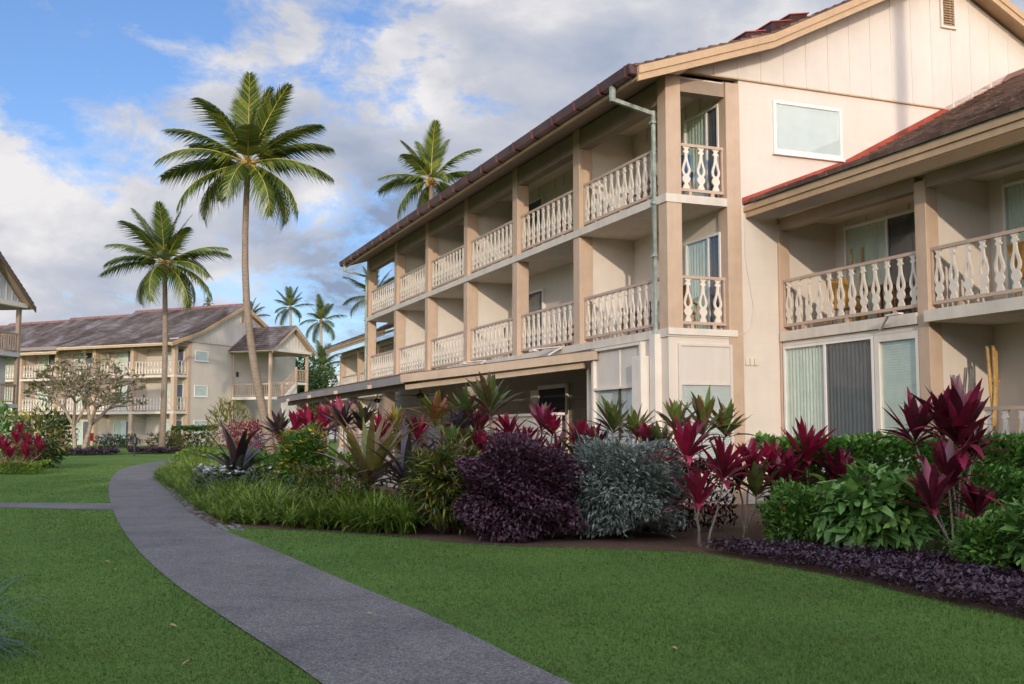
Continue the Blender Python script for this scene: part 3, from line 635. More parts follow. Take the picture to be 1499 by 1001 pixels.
# ground-floor back wall of the covered terrace: dark panel for the servery opening, white post, counter
mb = MB(True); mb.box(8.0, 9.9, 1.40, 1.43, 1.9, 2.84); sv = mb.build('servery_dark_panel', M['dark'], hotel)  # solid dark panel, the unlit room's shade put into its colour
mb = MB(True); mb.box(7.9, 8.0, 1.36, 1.43, 1.0, 2.95); mb.box(9.9, 10.5, 1.36, 1.43, 1.0, 2.84); mb.box(8.0, 9.9, 1.34, 1.43, 2.84, 2.95); mb.build('frame', M['white'], sv)
mb = MB(True); mb.box(3.78, 4.0, .1, .35, -.3, 3.5); mb.build('post', M['white'], hotel)
for (a, b, c) in ((15.0, 16.4, 1), (19.4, 20.8, 2)):
    mb = MB(True)
    for i in range(24): mb.box(a, b, 1.41, 1.43, 1.0 + i * .085, 1.07 + i * .085)
    mb.box(a - .08, a, 1.39, 1.43, .95, 3.1); mb.box(b, b + .08, 1.39, 1.43, .95, 3.1); mb.box(a, b, 1.39, 1.43, 3.04, 3.1)
    mb.build('louvre_door', M['blind'], hotel)

# ------------------------------------------------------------------ two-storey wing on the right
def wing(name, label, loc, rz, u_far, mirror=False, near=True):
    """local u runs from 0 towards u_far (negative = towards the camera)"""
    root = empty(name, loc, rz, label, 'building'); s = 1 if u_far > 0 else -1; E = abs(u_far); vw = 2.65; vb = 4.15
    def B(mb, a, b, *r): mb.box(min(s * a, s * b), max(s * a, s * b), *r)
    mb = MB(True); B(mb, .22 if s > 0 else .002, E, vb, 16, -.6, 6.15); wb = mb
    bays = [0.0, 4.02, 8.2, 12.35]
    for k, e in enumerate(bays):
        if e > E: break
        mb = MB(True)
        if k == 0: B(mb, .002, .07, vw, vw + .26, -.5, 6.0)
        else: B(mb, e, e + .27, vw, vw + .28, -.5, 6.0)
        mb.build('post', M['tan'], root, bevel=.008)
        if k:
            for z0, z1 in ((Z2, 6.1), (.95, Z2 - .2)):
                mb = MB(True); B(mb, e + .04, e + .23, vw + .282, vb, z0, z1); mb.build('partition_wall', M['cream'], root)
    for k in range(len(bays) - 1):
        a = bays[k] + (.27 if k else .07); b = bays[k + 1]
        if a > E: break
        mb = MB(True); B(mb, a + .002, b - .002, vw - (.12 if k else .03), vb, Z2 - .2, Z2); mb.build('balcony_floor', M['slabedge'], root)
        r = railing(root, (s * a, vw + .10) if s > 0 else (s * b, vw + .10), (s * b, vw + .10) if s > 0 else (s * a, vw + .10), Z2, far=not near)
        mb = MB(True); B(mb, a, b, vw + .02, vw + .22, 5.86, 6.10); mb.build('header_beam', M['taupe'], root)
        if k: railing(root, (s * b, vw + .10) if s < 0 else (s * a, vw + .10), (s * a, vw + .10) if s < 0 else (s * b, vw + .10), .92, far=not near)
        uu = (s * (a + .35), s * (a + 2.95)); u0, u1 = min(uu), max(uu)
        sliding_door(root, u0, u1, vb - .002, Z2 + .04, Z2 + 2.25, None, True)
        if k:
            uu = (s * (a + 1.0), s * (a + 3.2)); sliding_door(root, min(uu), max(uu), vb - .002, .98, 3.2, None, True)
        for i in range(6): B(wb, a + .3 + i * .62, a + .34 + i * .62, vb - .025, vb + .001, Z2 + 2.3, 6.1)
    wb.build('back_wall', M['cream'], root)
    mb = MB(True); B(mb, .0, E, vw - .1, vb + 8, .55, .90); mb.build('ground_floor_slab', M['slabedge'], root)
    mb = MB(True); B(mb, .0, E, vw + .01, vb, 6.11, 6.15); mb.build('lanai_ceiling', M['soffit'], root)
    prof = [(1.85, 6.36), (4.47, 7.38), (9.3, 9.92), (14.1, 7.4)]
    mb = MB(True); mb.prism([(v, z - .012) for v, z in prof] + [(v, z - .10) for v, z in prof[::-1]], 0, min(s * .005, s * E), max(s * .005, s * E)); rf = mb.build('roof', M['soffit'], root)
    ua, ub = sorted((s * (.33 if near else -.4), s * E))
    shingles(rf, M['shake'], ua, ub, [(1.80, 6.34, 4.47, 7.38), (4.47, 7.38, 9.3, 9.92)], seed=11, w=.24, course=.25, th=.075)
    mb = MB(True); a, b = min(s * .0, s * E), max(s * .0, s * E)
    mb.box(a, b, 1.86, 1.90, 6.08, 6.335); mb.box(a, b, 1.825, 1.859, 6.20, 6.30); mb.build('fascia_board', M['fascia'], rf)
    mb = MB(True); mb.add([(a, 1.9, 6.245), (b, 1.9, 6.245), (b, vw + .3, 6.53), (a, vw + .3, 6.53), (a, 1.9, 6.20), (b, 1.9, 6.20), (b, vw + .3, 6.49), (a, vw + .3, 6.49)], [(0, 1, 2, 3), (4, 5, 6, 7), (0, 1, 5, 4), (1, 2, 6, 5), (2, 3, 7, 6), (3, 0, 4, 7)]); mb.build('soffit', M['soffit'], rf)
    mb = MB(True); mb.prism([(9.3 - .25, 9.85), (9.3, 10.10), (9.55, 9.85), (9.5, 9.80), (9.3, 10.0), (9.1, 9.80)], 0, a, b); mb.build('ridge_cap', M['ridge'], rf)
    if near:
        mb = MB(True)
        for (v0, z0), (v1, z1) in zip(prof[:2], prof[1:3]):
            mb.prism([(v0 - (.05 if v0 < 2 else 0), z0 + .02 - (.02 if v0 < 2 else 0)), (v1, z1 + .02), (v1, z1 + .075), (v0 - (.05 if v0 < 2 else 0), z0 + .06)], 0, -.36, -.004)
        mb.prism([(1.80, 6.40), (4.47, 7.44), (9.3, 9.98), (9.3, 10.10), (4.47, 7.55), (1.80, 6.50)], 0, -.03, -.003)
        mb.build('flashing', M['flash'], rf)
    return root
wingo = wing('hotel_wing', 'cream two-storey hotel wing with brown shake roof at the right edge', HOTEL, HRZ, -14.0)
# glazed ground-floor bay flush with the facade
mb = MB(True); mb.box(-4.018, -.075, 2.76, 4.14, -.5, 3.48); mb.build('bay_wall', M['cream'], wingo)
mb = MB(True); mb.box(-4.018, -.075, 2.69, 2.76, 3.40, 3.49); mb.build('door_header', M['white'], wingo); mb = MB(True); mb.box(-4.018, -.075, 2.66, 2.76, -.5, 1.0); mb.build('door_sill', M['white'], wingo)
sliding_door(wingo, -2.85, -.12, 2.757, 1.02, 3.39, -1.45, True)
mb = MB(True)
for a, b, c, d in ((-3.0, -2.88, 1.05, 3.39), (-4.01, -3.93, 1.05, 3.39), (-3.93, -3.0, 3.26, 3.39), (-3.93, -3.0, 1.45, 1.55), (-3.93, -3.0, 1.05, 1.45)): mb.box(a, b, 2.66, 2.757, c, d)
wn = mb.build('window', M['white'], wingo)
mb = MB(True)
for i in range(36): z = 1.56 + i * .047; mb.box(-3.93, -3.0, 2.735, 2.75, z, z + .040)
mb.build('blind', M['curtain'], wn)
mb = MB(True); mb.box(-3.93, -3.0, 2.70, 2.707, 1.55, 3.26); mb.build('pane', M['glass'], wn)
# the same wing mirrored beyond the far end of the block
wing('lanai_building', 'small two-storey lanai building seen between posts beyond the long block', tuple(np.array(HOTEL) + np.array([-.36842, .92966, 0]) * 27.2 + np.array([.92966, .36842, 0]) * -.6 + np.array([0, 0, -.15])), HRZ, 12.6, near=False)

# ------------------------------------------------------------------ covered terrace along the ground floor
tr = empty('terrace_pavilion', HOTEL, HRZ, 'low covered terrace with grey fascia and dark posts along the ground floor', 'pavilion')
P_ = [(3.05, -.04), (7.2, -3.5), (26.6, -3.5), (26.6, -.04)]
zt = lambda v: 3.50 + .12 * v
mb = MB(True); mb.add([(u, v, zt(v)) for u, v in P_] + [(u, v, zt(v) - .05) for u, v in P_], [(0, 1, 2, 3), (7, 6, 5, 4), (0, 1, 5, 4), (1, 2, 6, 5), (2, 3, 7, 6), (3, 0, 4, 7)]); rf = mb.build('roof', M['brown'], tr)
mb = MB(True); mb.bar((7.2, -3.48, zt(-3.5) - .15), (26.55, -3.48, zt(-3.5) - .15), .05, .20); mb.build('fascia_board', M['grey'], rf)
mb = MB(True); mb.bar((3.08, -.06, 3.36), (7.22, -3.52, 2.95), .05, .20); mb.build('fascia_board', M['fascia2'], rf)
mb = MB(True); mb.bar((3.5, -.2, 3.14), (7.3, -3.36, 2.74), .10, .12); mb.build('beam', M['fascia2'], tr)
mb = MB(True); mb.bar((7.3, -3.0, 2.84), (26.4, -3.0, 2.84), .14, .24); mb.build('beam', M['taupe'], tr)
for u in (5.85, 10.2, 14.6, 19.0, 23.4):
    mb = MB(True); v_ = -3.0 if u > 7 else -2.1
    mb.box(u, u + .30, v_ - .15, v_ + .15, -.3, 2.72); mb.build('post', M['taupe'], tr, bevel=.01)
    if u > 7:
        mb = MB(True); mb.bar((u + .15, -3.62, 2.86), (u + .15, 0, 3.27), .08, .10); mb.build('rafter', M['tan'], tr)
mb = MB(True); mb.box(3.6, 26.4, -3.4, 1.48, -.3, .55); mb.build('deck', M['slabedge'], tr)
mb = MB(True)
mb.bar((4.1, -.55, 1.28), (9.1, -.55, 1.28), .10, 1.46); mb.bar((4.05, -.57, 2.04), (9.2, -.57, 2.04), .24, .06); mb.build('counter', M['white'], tr)
def fan(u, v, z, label):
    p = (Matrix.Translation(HOTEL) @ Matrix.Rotation(HRZ, 4, 'Z')) @ Vector((v, u, z)); r = empty('ceiling_fan', p, 0.4, label, 'fan', 'ceiling fans under the terrace roof')
    mb = MB(); mb.tube([(0, 0, .28), (0, 0, .02)], .02, 8); mb.tube([(0, 0, .06), (0, 0, .02), (0, 0, -.06), (0, 0, -.10)], [.07, .12, .11, .05], 12); mb.build('motor', M['black'], r)
    for k in range(4):
        a = k * math.pi / 2; c, s_ = math.cos(a), math.sin(a); mb = MB(); mb.bar((c * .1, s_ * .1, .0), (c * .72, s_ * .72, .0), .13, .012); mb.build('blade', M['fanwood'], r)
mb = MB(True)
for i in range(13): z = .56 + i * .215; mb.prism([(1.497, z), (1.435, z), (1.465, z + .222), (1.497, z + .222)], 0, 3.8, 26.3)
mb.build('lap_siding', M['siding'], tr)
fan(12.3, -1.5, 2.72, 'dark ceiling fan nearer the servery counter'); fan(17.5, -1.5, 2.72, 'dark ceiling fan towards the grey end of the terrace')

# ------------------------------------------------------------------ far block with its stair tower, left tower
FU = Vector((-.9, .436, 0)).normalized(); FRZ = math.atan2(-FU.x, FU.y)
fx, fy = at(253, 79.0)
far = block('distant_hotel_building', (fx, fy, gz(79) - 1.08), FRZ, 'cream three-storey building with patchy weathered shake roof across the lawn', near=False)
for z0, z1 in ((7.62, 8.42), (4.88, 5.75), (2.14, 3.05)): window_gable(far, 2.15, 3.60, z0, z1, far=True)
mb = MB(True); mb.box(25.4, 36.0, 0.2, 14, -.5, 8.4); mb.build('end_wall', M['far_cream'], far)
for k in range(3):
    for z in (Z2, Z3):
        railing(far, (25.6 + k * 3.6, .0), (29.0 + k * 3.6, .0), z, far=True)
        sliding_door(far, 26.4 + k * 3.6, 28.6 + k * 3.6, .18, z, z + 2.0)
def picket_rail(root, p, q, z, m, h=1.0, step=.19, slope=0.0):
    mb = MB(True); p = Vector((*p, z)); q = Vector((*q, z + slope)); d = q - p; n = max(2, int(Vector((d.x, d.y, 0)).length / step))
    mb.bar(p + Vector((0, 0, h)), q + Vector((0, 0, h)), .07, .09); mb.bar(p + Vector((0, 0, .12)), q + Vector((0, 0, .12)), .05, .06)
    for i in range(n + 1):
        c = p + d * (i / n); mb.bar(c + Vector((0, 0, .12)), c + Vector((0, 0, h)), .04, .04, (1, 0, 0))
    return mb.build('railing', m, root)
def tower(root, v0, v1, u1, zs, zr, m_w, m_t, m_roof, apexh, mid=None, seed=5):
    """open stair tower in front of the plane u=0 (towards -u)"""
    vm = (v0 + v1) / 2; ov = .45
    for v in (v0 + .1, v1 - .1):
        mb = MB(True); mb.box(-u1 + .05, -u1 + .25, v - .1, v + .1, -.5, zr); mb.build('post', m_t, root)
    prof = [(v0 - ov, zr - .15), (vm, zr + apexh), (v1 + ov, zr - .15)]
    mb = MB(True); mb.prism([(v, z - .01) for v, z in prof] + [(v, z - .10) for v, z in prof[::-1]], 0, -u1 - .45, -.0); rf = mb.build('porch_roof', m_t, root)
    shingles(rf, m_roof, -u1 - .5, -.05, [(prof[0][0], prof[0][1], vm, zr + apexh), (prof[2][0], prof[2][1], vm, zr + apexh)], seed=seed, w=.4, course=.32)
    mb = MB(True); mb.prism([(v0 + .15, zr + .02), (v1 - .15, zr + .02), (vm, zr + apexh - .28)], 0, -u1 - .02, -u1 + .12); gb_ = mb.build('gable_boards', m_w, root)
    mb = MB(True)
    for i in range(1, 12):
        v = v0 + (v1 - v0) * i / 12; h = (apexh - .1) * (1 - abs(v - vm) / (vm - v0)) - .2
        if h > .1: mb.box(-u1 - .045, -u1 - .021, v - .03, v + .03, zr + .03, zr + h)
    mb.build('batten', M['white'] if m_w != M['bluegrey'] else m_w, gb_)
    mb = MB(True)
    for (a, b), (c, d) in zip(prof[:-1], prof[1:]): mb.prism([(a, b - .02), (c, d - .02), (c, d - .26), (a, b - .26)], 0, -u1 - .5, -u1 - .44)
    mb.build('rake_board', M['fascia2'] if m_w != M['bluegrey'] else M['brown'], rf)  # brown on the grey tower: tan rake with shade put into the colour
    mb = MB(True); mb.box(-u1, -.02, v0 - .02, v0 + .14, zr - .28, zr + .0); mb.box(-u1 - .25, -u1 + .12, v0 - .1, v1 + .1, zr - .22, zr + .018); mb.build('header_beam', M['white'], root)
    mb = MB(True); mb.prism([(-.30, EZ)] * 1 + [(0, 0), (0, 0)], 0, 0, 0) if False else None
    return rf
tw = empty('stair_tower', (fx, fy, gz(79) - 1.08), FRZ, 'open stair tower with small gabled roof attached to the distant building', 'stair tower')
rf = tower(tw, 6.3, 11.2, 4.0, (Z2, Z3), 8.75, M['far_boards'], M['tan'], M['farshake'], 1.95)
mb = MB(True); mb.box(-.16, -.05, 6.4, 6.52, -.3, 8.6); mb.build('corner_board', M['tan'], tw)
mb = MB(True); mb.box(-3.9, -.06, 6.35, 8.1, 4.72, 4.95); mb.build('landing', M['white'], tw)
picket_rail(tw, (-3.9, 6.4), (-.2, 6.4), 4.95, M['rail']); picket_rail(tw, (-3.9, 6.4), (-3.9, 7.7), 4.95, M['rail'])
mb = MB(True); mb.box(-3.9, -.06, 9.6, 11.1, 6.02, 6.2); mb.build('landing', M['white'], tw)
picket_rail(tw, (-3.9, 9.6), (-3.9, 11.1), 6.2, M['rail']); picket_rail(tw, (-3.9, 7.85), (-3.9, 9.6), 4.95, M['rail'], slope=1.25)
mb = MB(True); mb.prism([(8.0, 4.55), (9.6, 5.85), (9.6, 6.2), (8.0, 4.95)], 0, -3.95, -3.75); mb.build('stringer', M['white'], tw)
mb = MB(True); mb.box(-3.8, -3.62, 8.1, 9.9, .2, 4.7); mb.add([(-3.8, 8.1, 4.7), (-3.8, 9.6, 5.85), (-3.8, 9.9, 5.85), (-3.8, 9.9, 4.7)], [(0, 1, 2, 3)]); mb.build('stair_wall', M['far_boards'], tw)
picket_rail(tw, (-3.85, 9.95), (-3.85, 11.1), 3.2, M['rail'])
for v in (7.8, 9.6):
    mb = MB(True); mb.box(-3.98, -3.82, v - .08, v + .08, 4.6 + (v > 9) * 1.2, 6.1 + (v > 9) * 1.35); mb.build('newel_post', M['tan'], tw)
mb = MB(True); mb.box(-.06, .0, 6.9, 7.15, 6.6, 7.0); mb.build('wall_lamp', M['black'], tw)
# tower on the left edge, turned so that its gable looks to the right
lx, ly = at(25, 56.0); LRZ = math.atan2(-.15, 1) + math.pi / 2     # local -u faces right
lt = empty('stair_tower', (lx - 3.9, ly + .4, gz(56) - .9), 0, 'pale grey stair building in shade at the left edge', 'stair tower')
lt.rotation_euler = (0, 0, math.atan2(.99, -.15) - math.pi / 2 + math.pi / 2 - math.pi / 2)
du = Vector((-.989, .15, 0))                                  # local +u: to the left
lt.rotation_euler = (0, 0, math.atan2(-du.x, du.y)); lt.location = Vector((lx, ly, gz(56) - 1.0)) + du * 4.0 - Vector((.15, .989, 0)) * 5.9
tower(lt, .0, 6.0, 4.0, (Z2, Z3), 9.05, M['bluegrey'], M['taupe'], M['farshake'], 2.45, seed=8)
mb = MB(True); mb.box(-3.4, 3, .2, 5.6, -.3, 6.1); mb.build('stair_wall', M['bluegrey'], lt)
mb = MB(True); mb.box(-4.0, 3, .1, 5.9, 6.2, 6.42); mb.box(-4.0, -1, 4.0, 5.9, 3.5, 3.7); mb.build('landing', M['bluegrey'], lt)
picket_rail(lt, (-3.9, .2), (-3.9, 5.8), 6.42, M['taupe']); picket_rail(lt, (-3.9, 5.85), (-1, 5.85), 6.42, M['taupe']); picket_rail(lt, (-3.9, 4.0), (-3.9, 5.8), 3.7, M['taupe'])
# white flat-roofed house far behind
hx, hy = at(505, 120); wh = empty('white_house', (hx, hy, gz(120)), 0, 'plain white flat-topped house far behind the lawn', 'house')
mb = MB(); mb.box(-5.5, 8, 0, 8, -.5, 7.3); mb.build('wall', M['whitehouse'], wh); mb = MB(); mb.box(-5.8, 8.3, -.3, 8.3, 7.3, 7.6); mb.build('roof', M['whitehouse'], wh)

# ------------------------------------------------------------------ furniture on the balconies
HM = Matrix.Translation(HOTEL) @ Matrix.Rotation(HRZ, 4, 'Z')
def hp(u, v, z): return HM @ Vector((v, u, z))
def chair(u, v, z, rz, label, frame, cloth, group='chairs on the balconies'):
    r = empty('balcony_chair', hp(u, v, z), HRZ + rz, label, 'chair', group)
    mb = MB(); mb.box(-.24, .24, -.24, .24, .40, .44); mb.build('seat', cloth, r)
    mb = MB(); mb.add([(-.24, .22, .44), (.24, .22, .44), (.24, .34, .95), (-.24, .34, .95), (-.24, .25, .44), (.24, .25, .44), (.24, .37, .95), (-.24, .37, .95)], [(0, 1, 2, 3), (4, 5, 6, 7), (0, 1, 5, 4), (1, 2, 6, 5), (2, 3, 7, 6), (3, 0, 4, 7)]); mb.build('backrest', cloth, r)
    for sx in (-1, 1):
        for sy in (-1, 1):
            mb = MB(); mb.bar((sx * .22, sy * .22, 0), (sx * .22, sy * .22, .40), .04, .04, (1, 0, 0)); mb.build('leg', frame, r)
        mb = MB(); mb.bar((sx * .26, -.22, .62), (sx * .26, .28, .62), .05, .03); mb.bar((sx * .26, -.2, .42), (sx * .26, -.2, .62), .03, .03, (1, 0, 0)); mb.build('armrest', frame, r)
    return r
def table(u, v, z, label, m):
    r = empty('balcony_table', hp(u, v, z), HRZ, label, 'table', 'tables on the balconies')
    mb = MB(); mb.tube([(0, 0, .70), (0, 0, .74)], .36, 20); mb.build('table_top', m, r)
    for k in range(4):
        a = k * math.pi / 2 + .7; mb = MB(); mb.bar((.28 * math.cos(a), .28 * math.sin(a), 0), (.22 * math.cos(a), .22 * math.sin(a), .70), .04, .04, (1, 0, .1)); mb.build('leg', m, r)
chair(.75, .75, Z3, 2.6, 'wooden chair with blue cloth on the top corner balcony', M['wood'], M['blue'])
table(1.6, .8, Z3, 'round wooden table on the top corner balcony', M['wood'])
chair(2.6, .85, Z3, -1.2, 'brown wooden chair beside the top corner table', M['wood'], M['wood'])
chair(.8, .8, Z2, 2.4, 'golden wooden chair on the lower corner balcony', M['yellowwood'], M['wood'])
table(1.7, .8, Z2, 'round wooden table on the lower corner balcony', M['wood'])
chair(6.0, .8, Z2, 1.2, 'chair draped with red cloth on the lower second balcony', M['wood'], M['redcloth'])
table(7.0, .8, Z2, 'small wooden table on the lower second balcony', M['wood'])
chair(6.3, .8, Z3, 1.0, 'red-seated chair on the upper second balcony', M['wood'], M['redcloth'])
chair(-1.2, 3.45, Z2, 1.9, 'golden cane chair at the left end of the wing balcony', M['yellowwood'], M['yellowwood'])
table(-2.1, 3.5, Z2, 'dark round table in the middle of the wing balcony', M['wood'])
chair(-3.0, 3.5, Z2, -1.5, 'dark wooden chair beside the pillar on the wing balcony', M['wood'], M['wood'])
chair(-5.9, 3.4, Z2, 1.5, 'golden cane chair on the right-hand wing balcony', M['yellowwood'], M['yellowwood'])
chair(-5.6, 3.3, .92, -1.3, 'golden wicker chair behind the ground-floor railing', M['yellowwood'], M['yellowwood'])
chair(10.2, .8, Z2, 1.4, 'dark wooden chair on the lower third balcony', M['wood'], M['wood'])
chair(9.4, .8, Z3, -1.1, 'dark wooden chair on the upper third balcony', M['wood'], M['wood'])
chair(14.3, .8, Z3, 1.6, 'chair with blue cloth on the upper fourth balcony', M['wood'], M['blue'])
table(3.0, .8, Z2, 'wooden side table near the partition of the lower corner balcony', M['wood'])
def poles(u, v, z, h, n, m, label, sd):
    r_ = random.Random(sd); r = empty('bamboo_poles', hp(u, v, z), HRZ, label, 'bamboo poles', 'bundles of bamboo poles')
    for k in range(n):
        a = r_.uniform(-.16, .16); b = r_.uniform(-.12, .12); mb = MB()
        pts = [(r_.uniform(-.05, .05) + a * t, b * t, h * t * r_.uniform(.97, 1.0)) for t in (0, .33, .66, 1)]
        mb.tube(pts, .028, 7)
        for t in (1, 2): mb.tube([Vector(pts[t]) + Vector((0, 0, -.02)), Vector(pts[t]) + Vector((0, 0, .02))], .034, 7)
        mb.tube([pts[2], Vector(pts[2]) + Vector((.12, .05, .12))], .012, 5); mb.build('pole', m, r)
poles(-.85, 4.0, Z2, 1.75, 3, M['bamboo'], 'golden bamboo poles in the corner of the upper wing balcony', 3)
poles(-4.95, 3.35, .92, 2.2, 3, M['bamboo'], 'tall golden bamboo poles on the ground-floor lanai', 4)
poles(-4.75, 2.95, .92, 1.8, 3, M['greybamboo'], 'short grey bamboo poles beside the wing pillar', 5)
# flat white flood-light brackets lying on the slab edges
for (u, v, lab) in ((5.6, -.12, 'white angled lamp bracket on the slab edge of the second balcony'), (11.0, -.12, 'white angled lamp bracket on the slab edge of the third balcony'), (19.0, -.12, 'white angled lamp bracket on the slab edge near the far end')):
    r = empty('lamp_bracket', hp(u, v, Z2 - .06), HRZ, lab, 'lamp bracket', 'white brackets on the slab edge')
    mb = MB(True); mb.bar((-.5, .05, .06), (.5, -.25, .06), .10, .03); mb.bar((-.5, .05, .03), (-.1, -.10, -.13), .05, .05); mb.build('arm', M['white'], r)
    mb = MB(True); mb.box(.35, .65, -.32, -.18, .0, .055); mb.build('lamp_head', M['white'], r)
mb = MB(True); r = empty('lamp_bracket', hp(-3.75, 2.5, Z2 - .02), HRZ, 'white angled lamp bracket beside the wing pillar', 'lamp bracket', 'white brackets on the slab edge')
mb.bar((-.2, -.15, .0), (.2, -.1, .0), .10, .03); mb.bar((.2, -.1, -.02), (.65, .12, -.2), .04, .04); mb.build('arm', M['white'], r)

# ------------------------------------------------------------------ plants
def rot_frames(d, roll):
    d = d / np.linalg.norm(d, axis=1, keepdims=True); up = np.tile(np.array([0, 0, 1.]), (len(d), 1)); bad = np.abs(d[:, 2]) > .98; up[bad] = [1, 0, 0]
    y = np.cross(up, d); y /= np.linalg.norm(y, axis=1, keepdims=True); z = np.cross(d, y)
    c, s = np.cos(roll)[:, None], np.sin(roll)[:, None]; return d, y * c + z * s, -y * s + z * c
def leaf_base(w=.4, droop=.15, fold=.1):
    s = [0, .3, .65, 1]; hw = [.03, 1, .8, .0]; V = []; F = []
    for k in range(4):
        z = -droop * s[k] ** 2
        for e in (-1, 0, 1): V.append((s[k], e * hw[k] * w / 2, z + (fold * w * hw[k] if e else 0)))
    for k in range(3):
        for e in (0, 1): F.append((k * 3 + e, (k + 1) * 3 + e, (k + 1) * 3 + e + 1, k * 3 + e + 1))
    return np.array(V), np.array(F)
def scatter(base, pos, d, roll, sc_):
    V, F = base; x, y, z = rot_frames(d, roll); N_ = len(pos)
    P = pos[:, None, :] + sc_[:, None, None] * (V[None, :, 0:1] * x[:, None, :] + V[None, :, 1:2] * y[:, None, :] + V[None, :, 2:3] * z[:, None, :])
    return P.reshape(-1, 3), (F[None] + (np.arange(N_) * len(V))[:, None, None]).reshape(-1, F.shape[1])
def bush_mesh(name, m, rx, ry, rz, n, size, w=.45, seed=0, droop=.2, boxy=2.0, up=.3, shell=.55, lump=.12, bottom=.0):
    g_ = np.random.default_rng(seed); p = g_.normal(size=(n, 3)); p /= np.linalg.norm(p, axis=1, keepdims=True)
    q = np.abs(p) ** boxy; p = p / (q.sum(1, keepdims=True) ** (1 / boxy))
    r = shell + (1 - shell) * g_.random(n) ** .45; r[: n // 4] = .25 + .6 * g_.random(n // 4); r[-n // 30:] *= 1.02 + .14 * g_.random(n // 30 + (1 if n % 30 else 0))[: len(r[-n // 30:])]
    lu = 1 + lump * (np.sin(p[:, 0] * 5 + seed) * np.cos(p[:, 1] * 6 - seed) + np.sin(p[:, 2] * 7 + 2 * seed + p[:, 0] * 4)) / 1.4
    P = p * (r * lu)[:, None] * np.array([rx, ry, rz]); P[:, 2] += rz + bottom
    d = p + np.array([0, 0, up]) + g_.normal(size=(n, 3)) * .55
    keep = P[:, 2] > .02; P = P[keep]; d = d[keep]; n = len(P)
    sz = size * g_.uniform(.6, 1.25, n); sz[: int(n * .2)] *= 1.5
    V, F = scatter(leaf_base(w, droop), P - d / np.linalg.norm(d, axis=1, keepdims=True) * size * .5, d, g_.uniform(-.9, .9, n), sz)
    return mesh_np(name, V, [F], m)
def strip(Vs, Fs, p, az, el, L, W, droop, nseg=6, fold=.18, prof=None, twist=0.0):
    b = len(Vs); x, y, z = p; e = el; ca, sa = math.cos(az), math.sin(az)
    for k in range(nseg + 1):
        t = k / nseg; hw = W / 2 * (prof(t) if prof else math.sin(math.pi * min(1, .12 + .88 * t) ** .8) ** .7 if t < 1 else 0.0)
        if t == 1: hw = 0.002
        nx, ny, nz = -math.sin(e) * ca, -math.sin(e) * sa, math.cos(e)
        for s in (-1, 0, 1):
            f = fold * hw * abs(s); Vs.append((x - sa * hw * s + nx * f, y + ca * hw * s + ny * f, z + nz * f))
        st = L / nseg; x += math.cos(e) * ca * st; y += math.cos(e) * sa * st; z += math.sin(e) * st; e -= droop / nseg
    for k in range(nseg):
        for s in (0, 1): Fs.append((b + k * 3 + s, b + k * 3 + s + 1, b + (k + 1) * 3 + s + 1, b + (k + 1) * 3 + s))
def lance(t): return min(1, (t * 3.2 + .18)) * (1 - max(0, (t - .35) / .65) ** 2.2) ** .9 if t < .999 else 0
def strap(t): return .8 + .2 * min(1, t * 3) if t < .4 else max(0.0, 1 - ((t - .4) / .6) ** 1.7)
def ti_head(name, m, seed, n=24, L=.56, W=.098):
    r_ = random.Random(seed); Vs = []; Fs = []
    for i in range(n):
        t = i / (n - 1); az = i * 2.399 + r_.uniform(-.5, .5); el = R(18 + 56 * t ** .8 + r_.uniform(-12, 12)); l = L * r_.uniform(.75, 1.15) * (1 - .18 * t)
        dr = r_.uniform(-.1, .55) + (r_.uniform(.3, .9) if t < .3 else 0)
        strip(Vs, Fs, (0.012 * math.cos(az), .012 * math.sin(az), -.17 * (1 - t)), az, el, l, W * r_.uniform(.75, 1.2), dr, 8, r_.uniform(.15, .4), petal)
    return mesh_np(name, Vs, [np.array(Fs)], m, True)
def petal(t): return (.16 + .84 * math.sin(math.pi / 2 * min(1, t / .55)) ** 1.3) * (1 if t < .55 else max(0, 1 - ((t - .55) / .45) ** 1.7)) if t < .999 else 0
HEADS = {}
def head(mk, v):
    if (mk, v) not in HEADS: HEADS[(mk, v)] = ti_head('leaf_head', M[mk], 31 * v + len(mk) * 7, 25 + 3 * (v % 3))
    return HEADS[(mk, v)]
def cane(mb, p, q, r0=.016, r1=.013, sd=0):
    r_ = random.Random(sd); p = Vector(p); q = Vector(q); pts = [p.lerp(q, t) + Vector((r_.uniform(-.02, .02), r_.uniform(-.02, .02), 0)) * (0 < t < 1) for t in (0, .25, .5, .75, 1)]
    mb.tube(pts, [r0 + (r1 - r0) * k / 4 for k in range(5)], 7)
TIN = [0]
def ti_plant(px, Y, heads, label, name='ti_plant', group='ti plants', cat='ti plant'):
    """heads: (px, py, material, size[, depth offset]) of each rosette's centre; the canes meet at the base"""
    X, _ = at(px, Y); root = empty(name, (X, Y, gz(Y)), 0, label, cat, group)
    for k, h in enumerate(heads):
        TIN[0] += 1; hx_, hy_, mk, s = h[:4]; dy = h[4] if len(h) > 4 else rnd.uniform(-.15, .15)
        x = (hx_ - 749.5) / 1550 * (Y + dy) - X; z = CAMZ + (632 - hy_) / 1550 * (Y + dy) - gz(Y) - .16 * s
        mb = MB(); cane(mb, (x * .15 + rnd.uniform(-.08, .08), rnd.uniform(-.1, .1), -.03), (x, dy, z - .14 * s), .017, .013, TIN[0]); mb.build('cane', M['cane'], root, True)
        o = link('leaf_head', head(mk, TIN[0] % 4), root, (x, dy, z), (rnd.uniform(-.15, .15), rnd.uniform(-.15, .15), rnd.uniform(0, 6.28)), s * (1.13 if Y < 30 else .68))
    return root
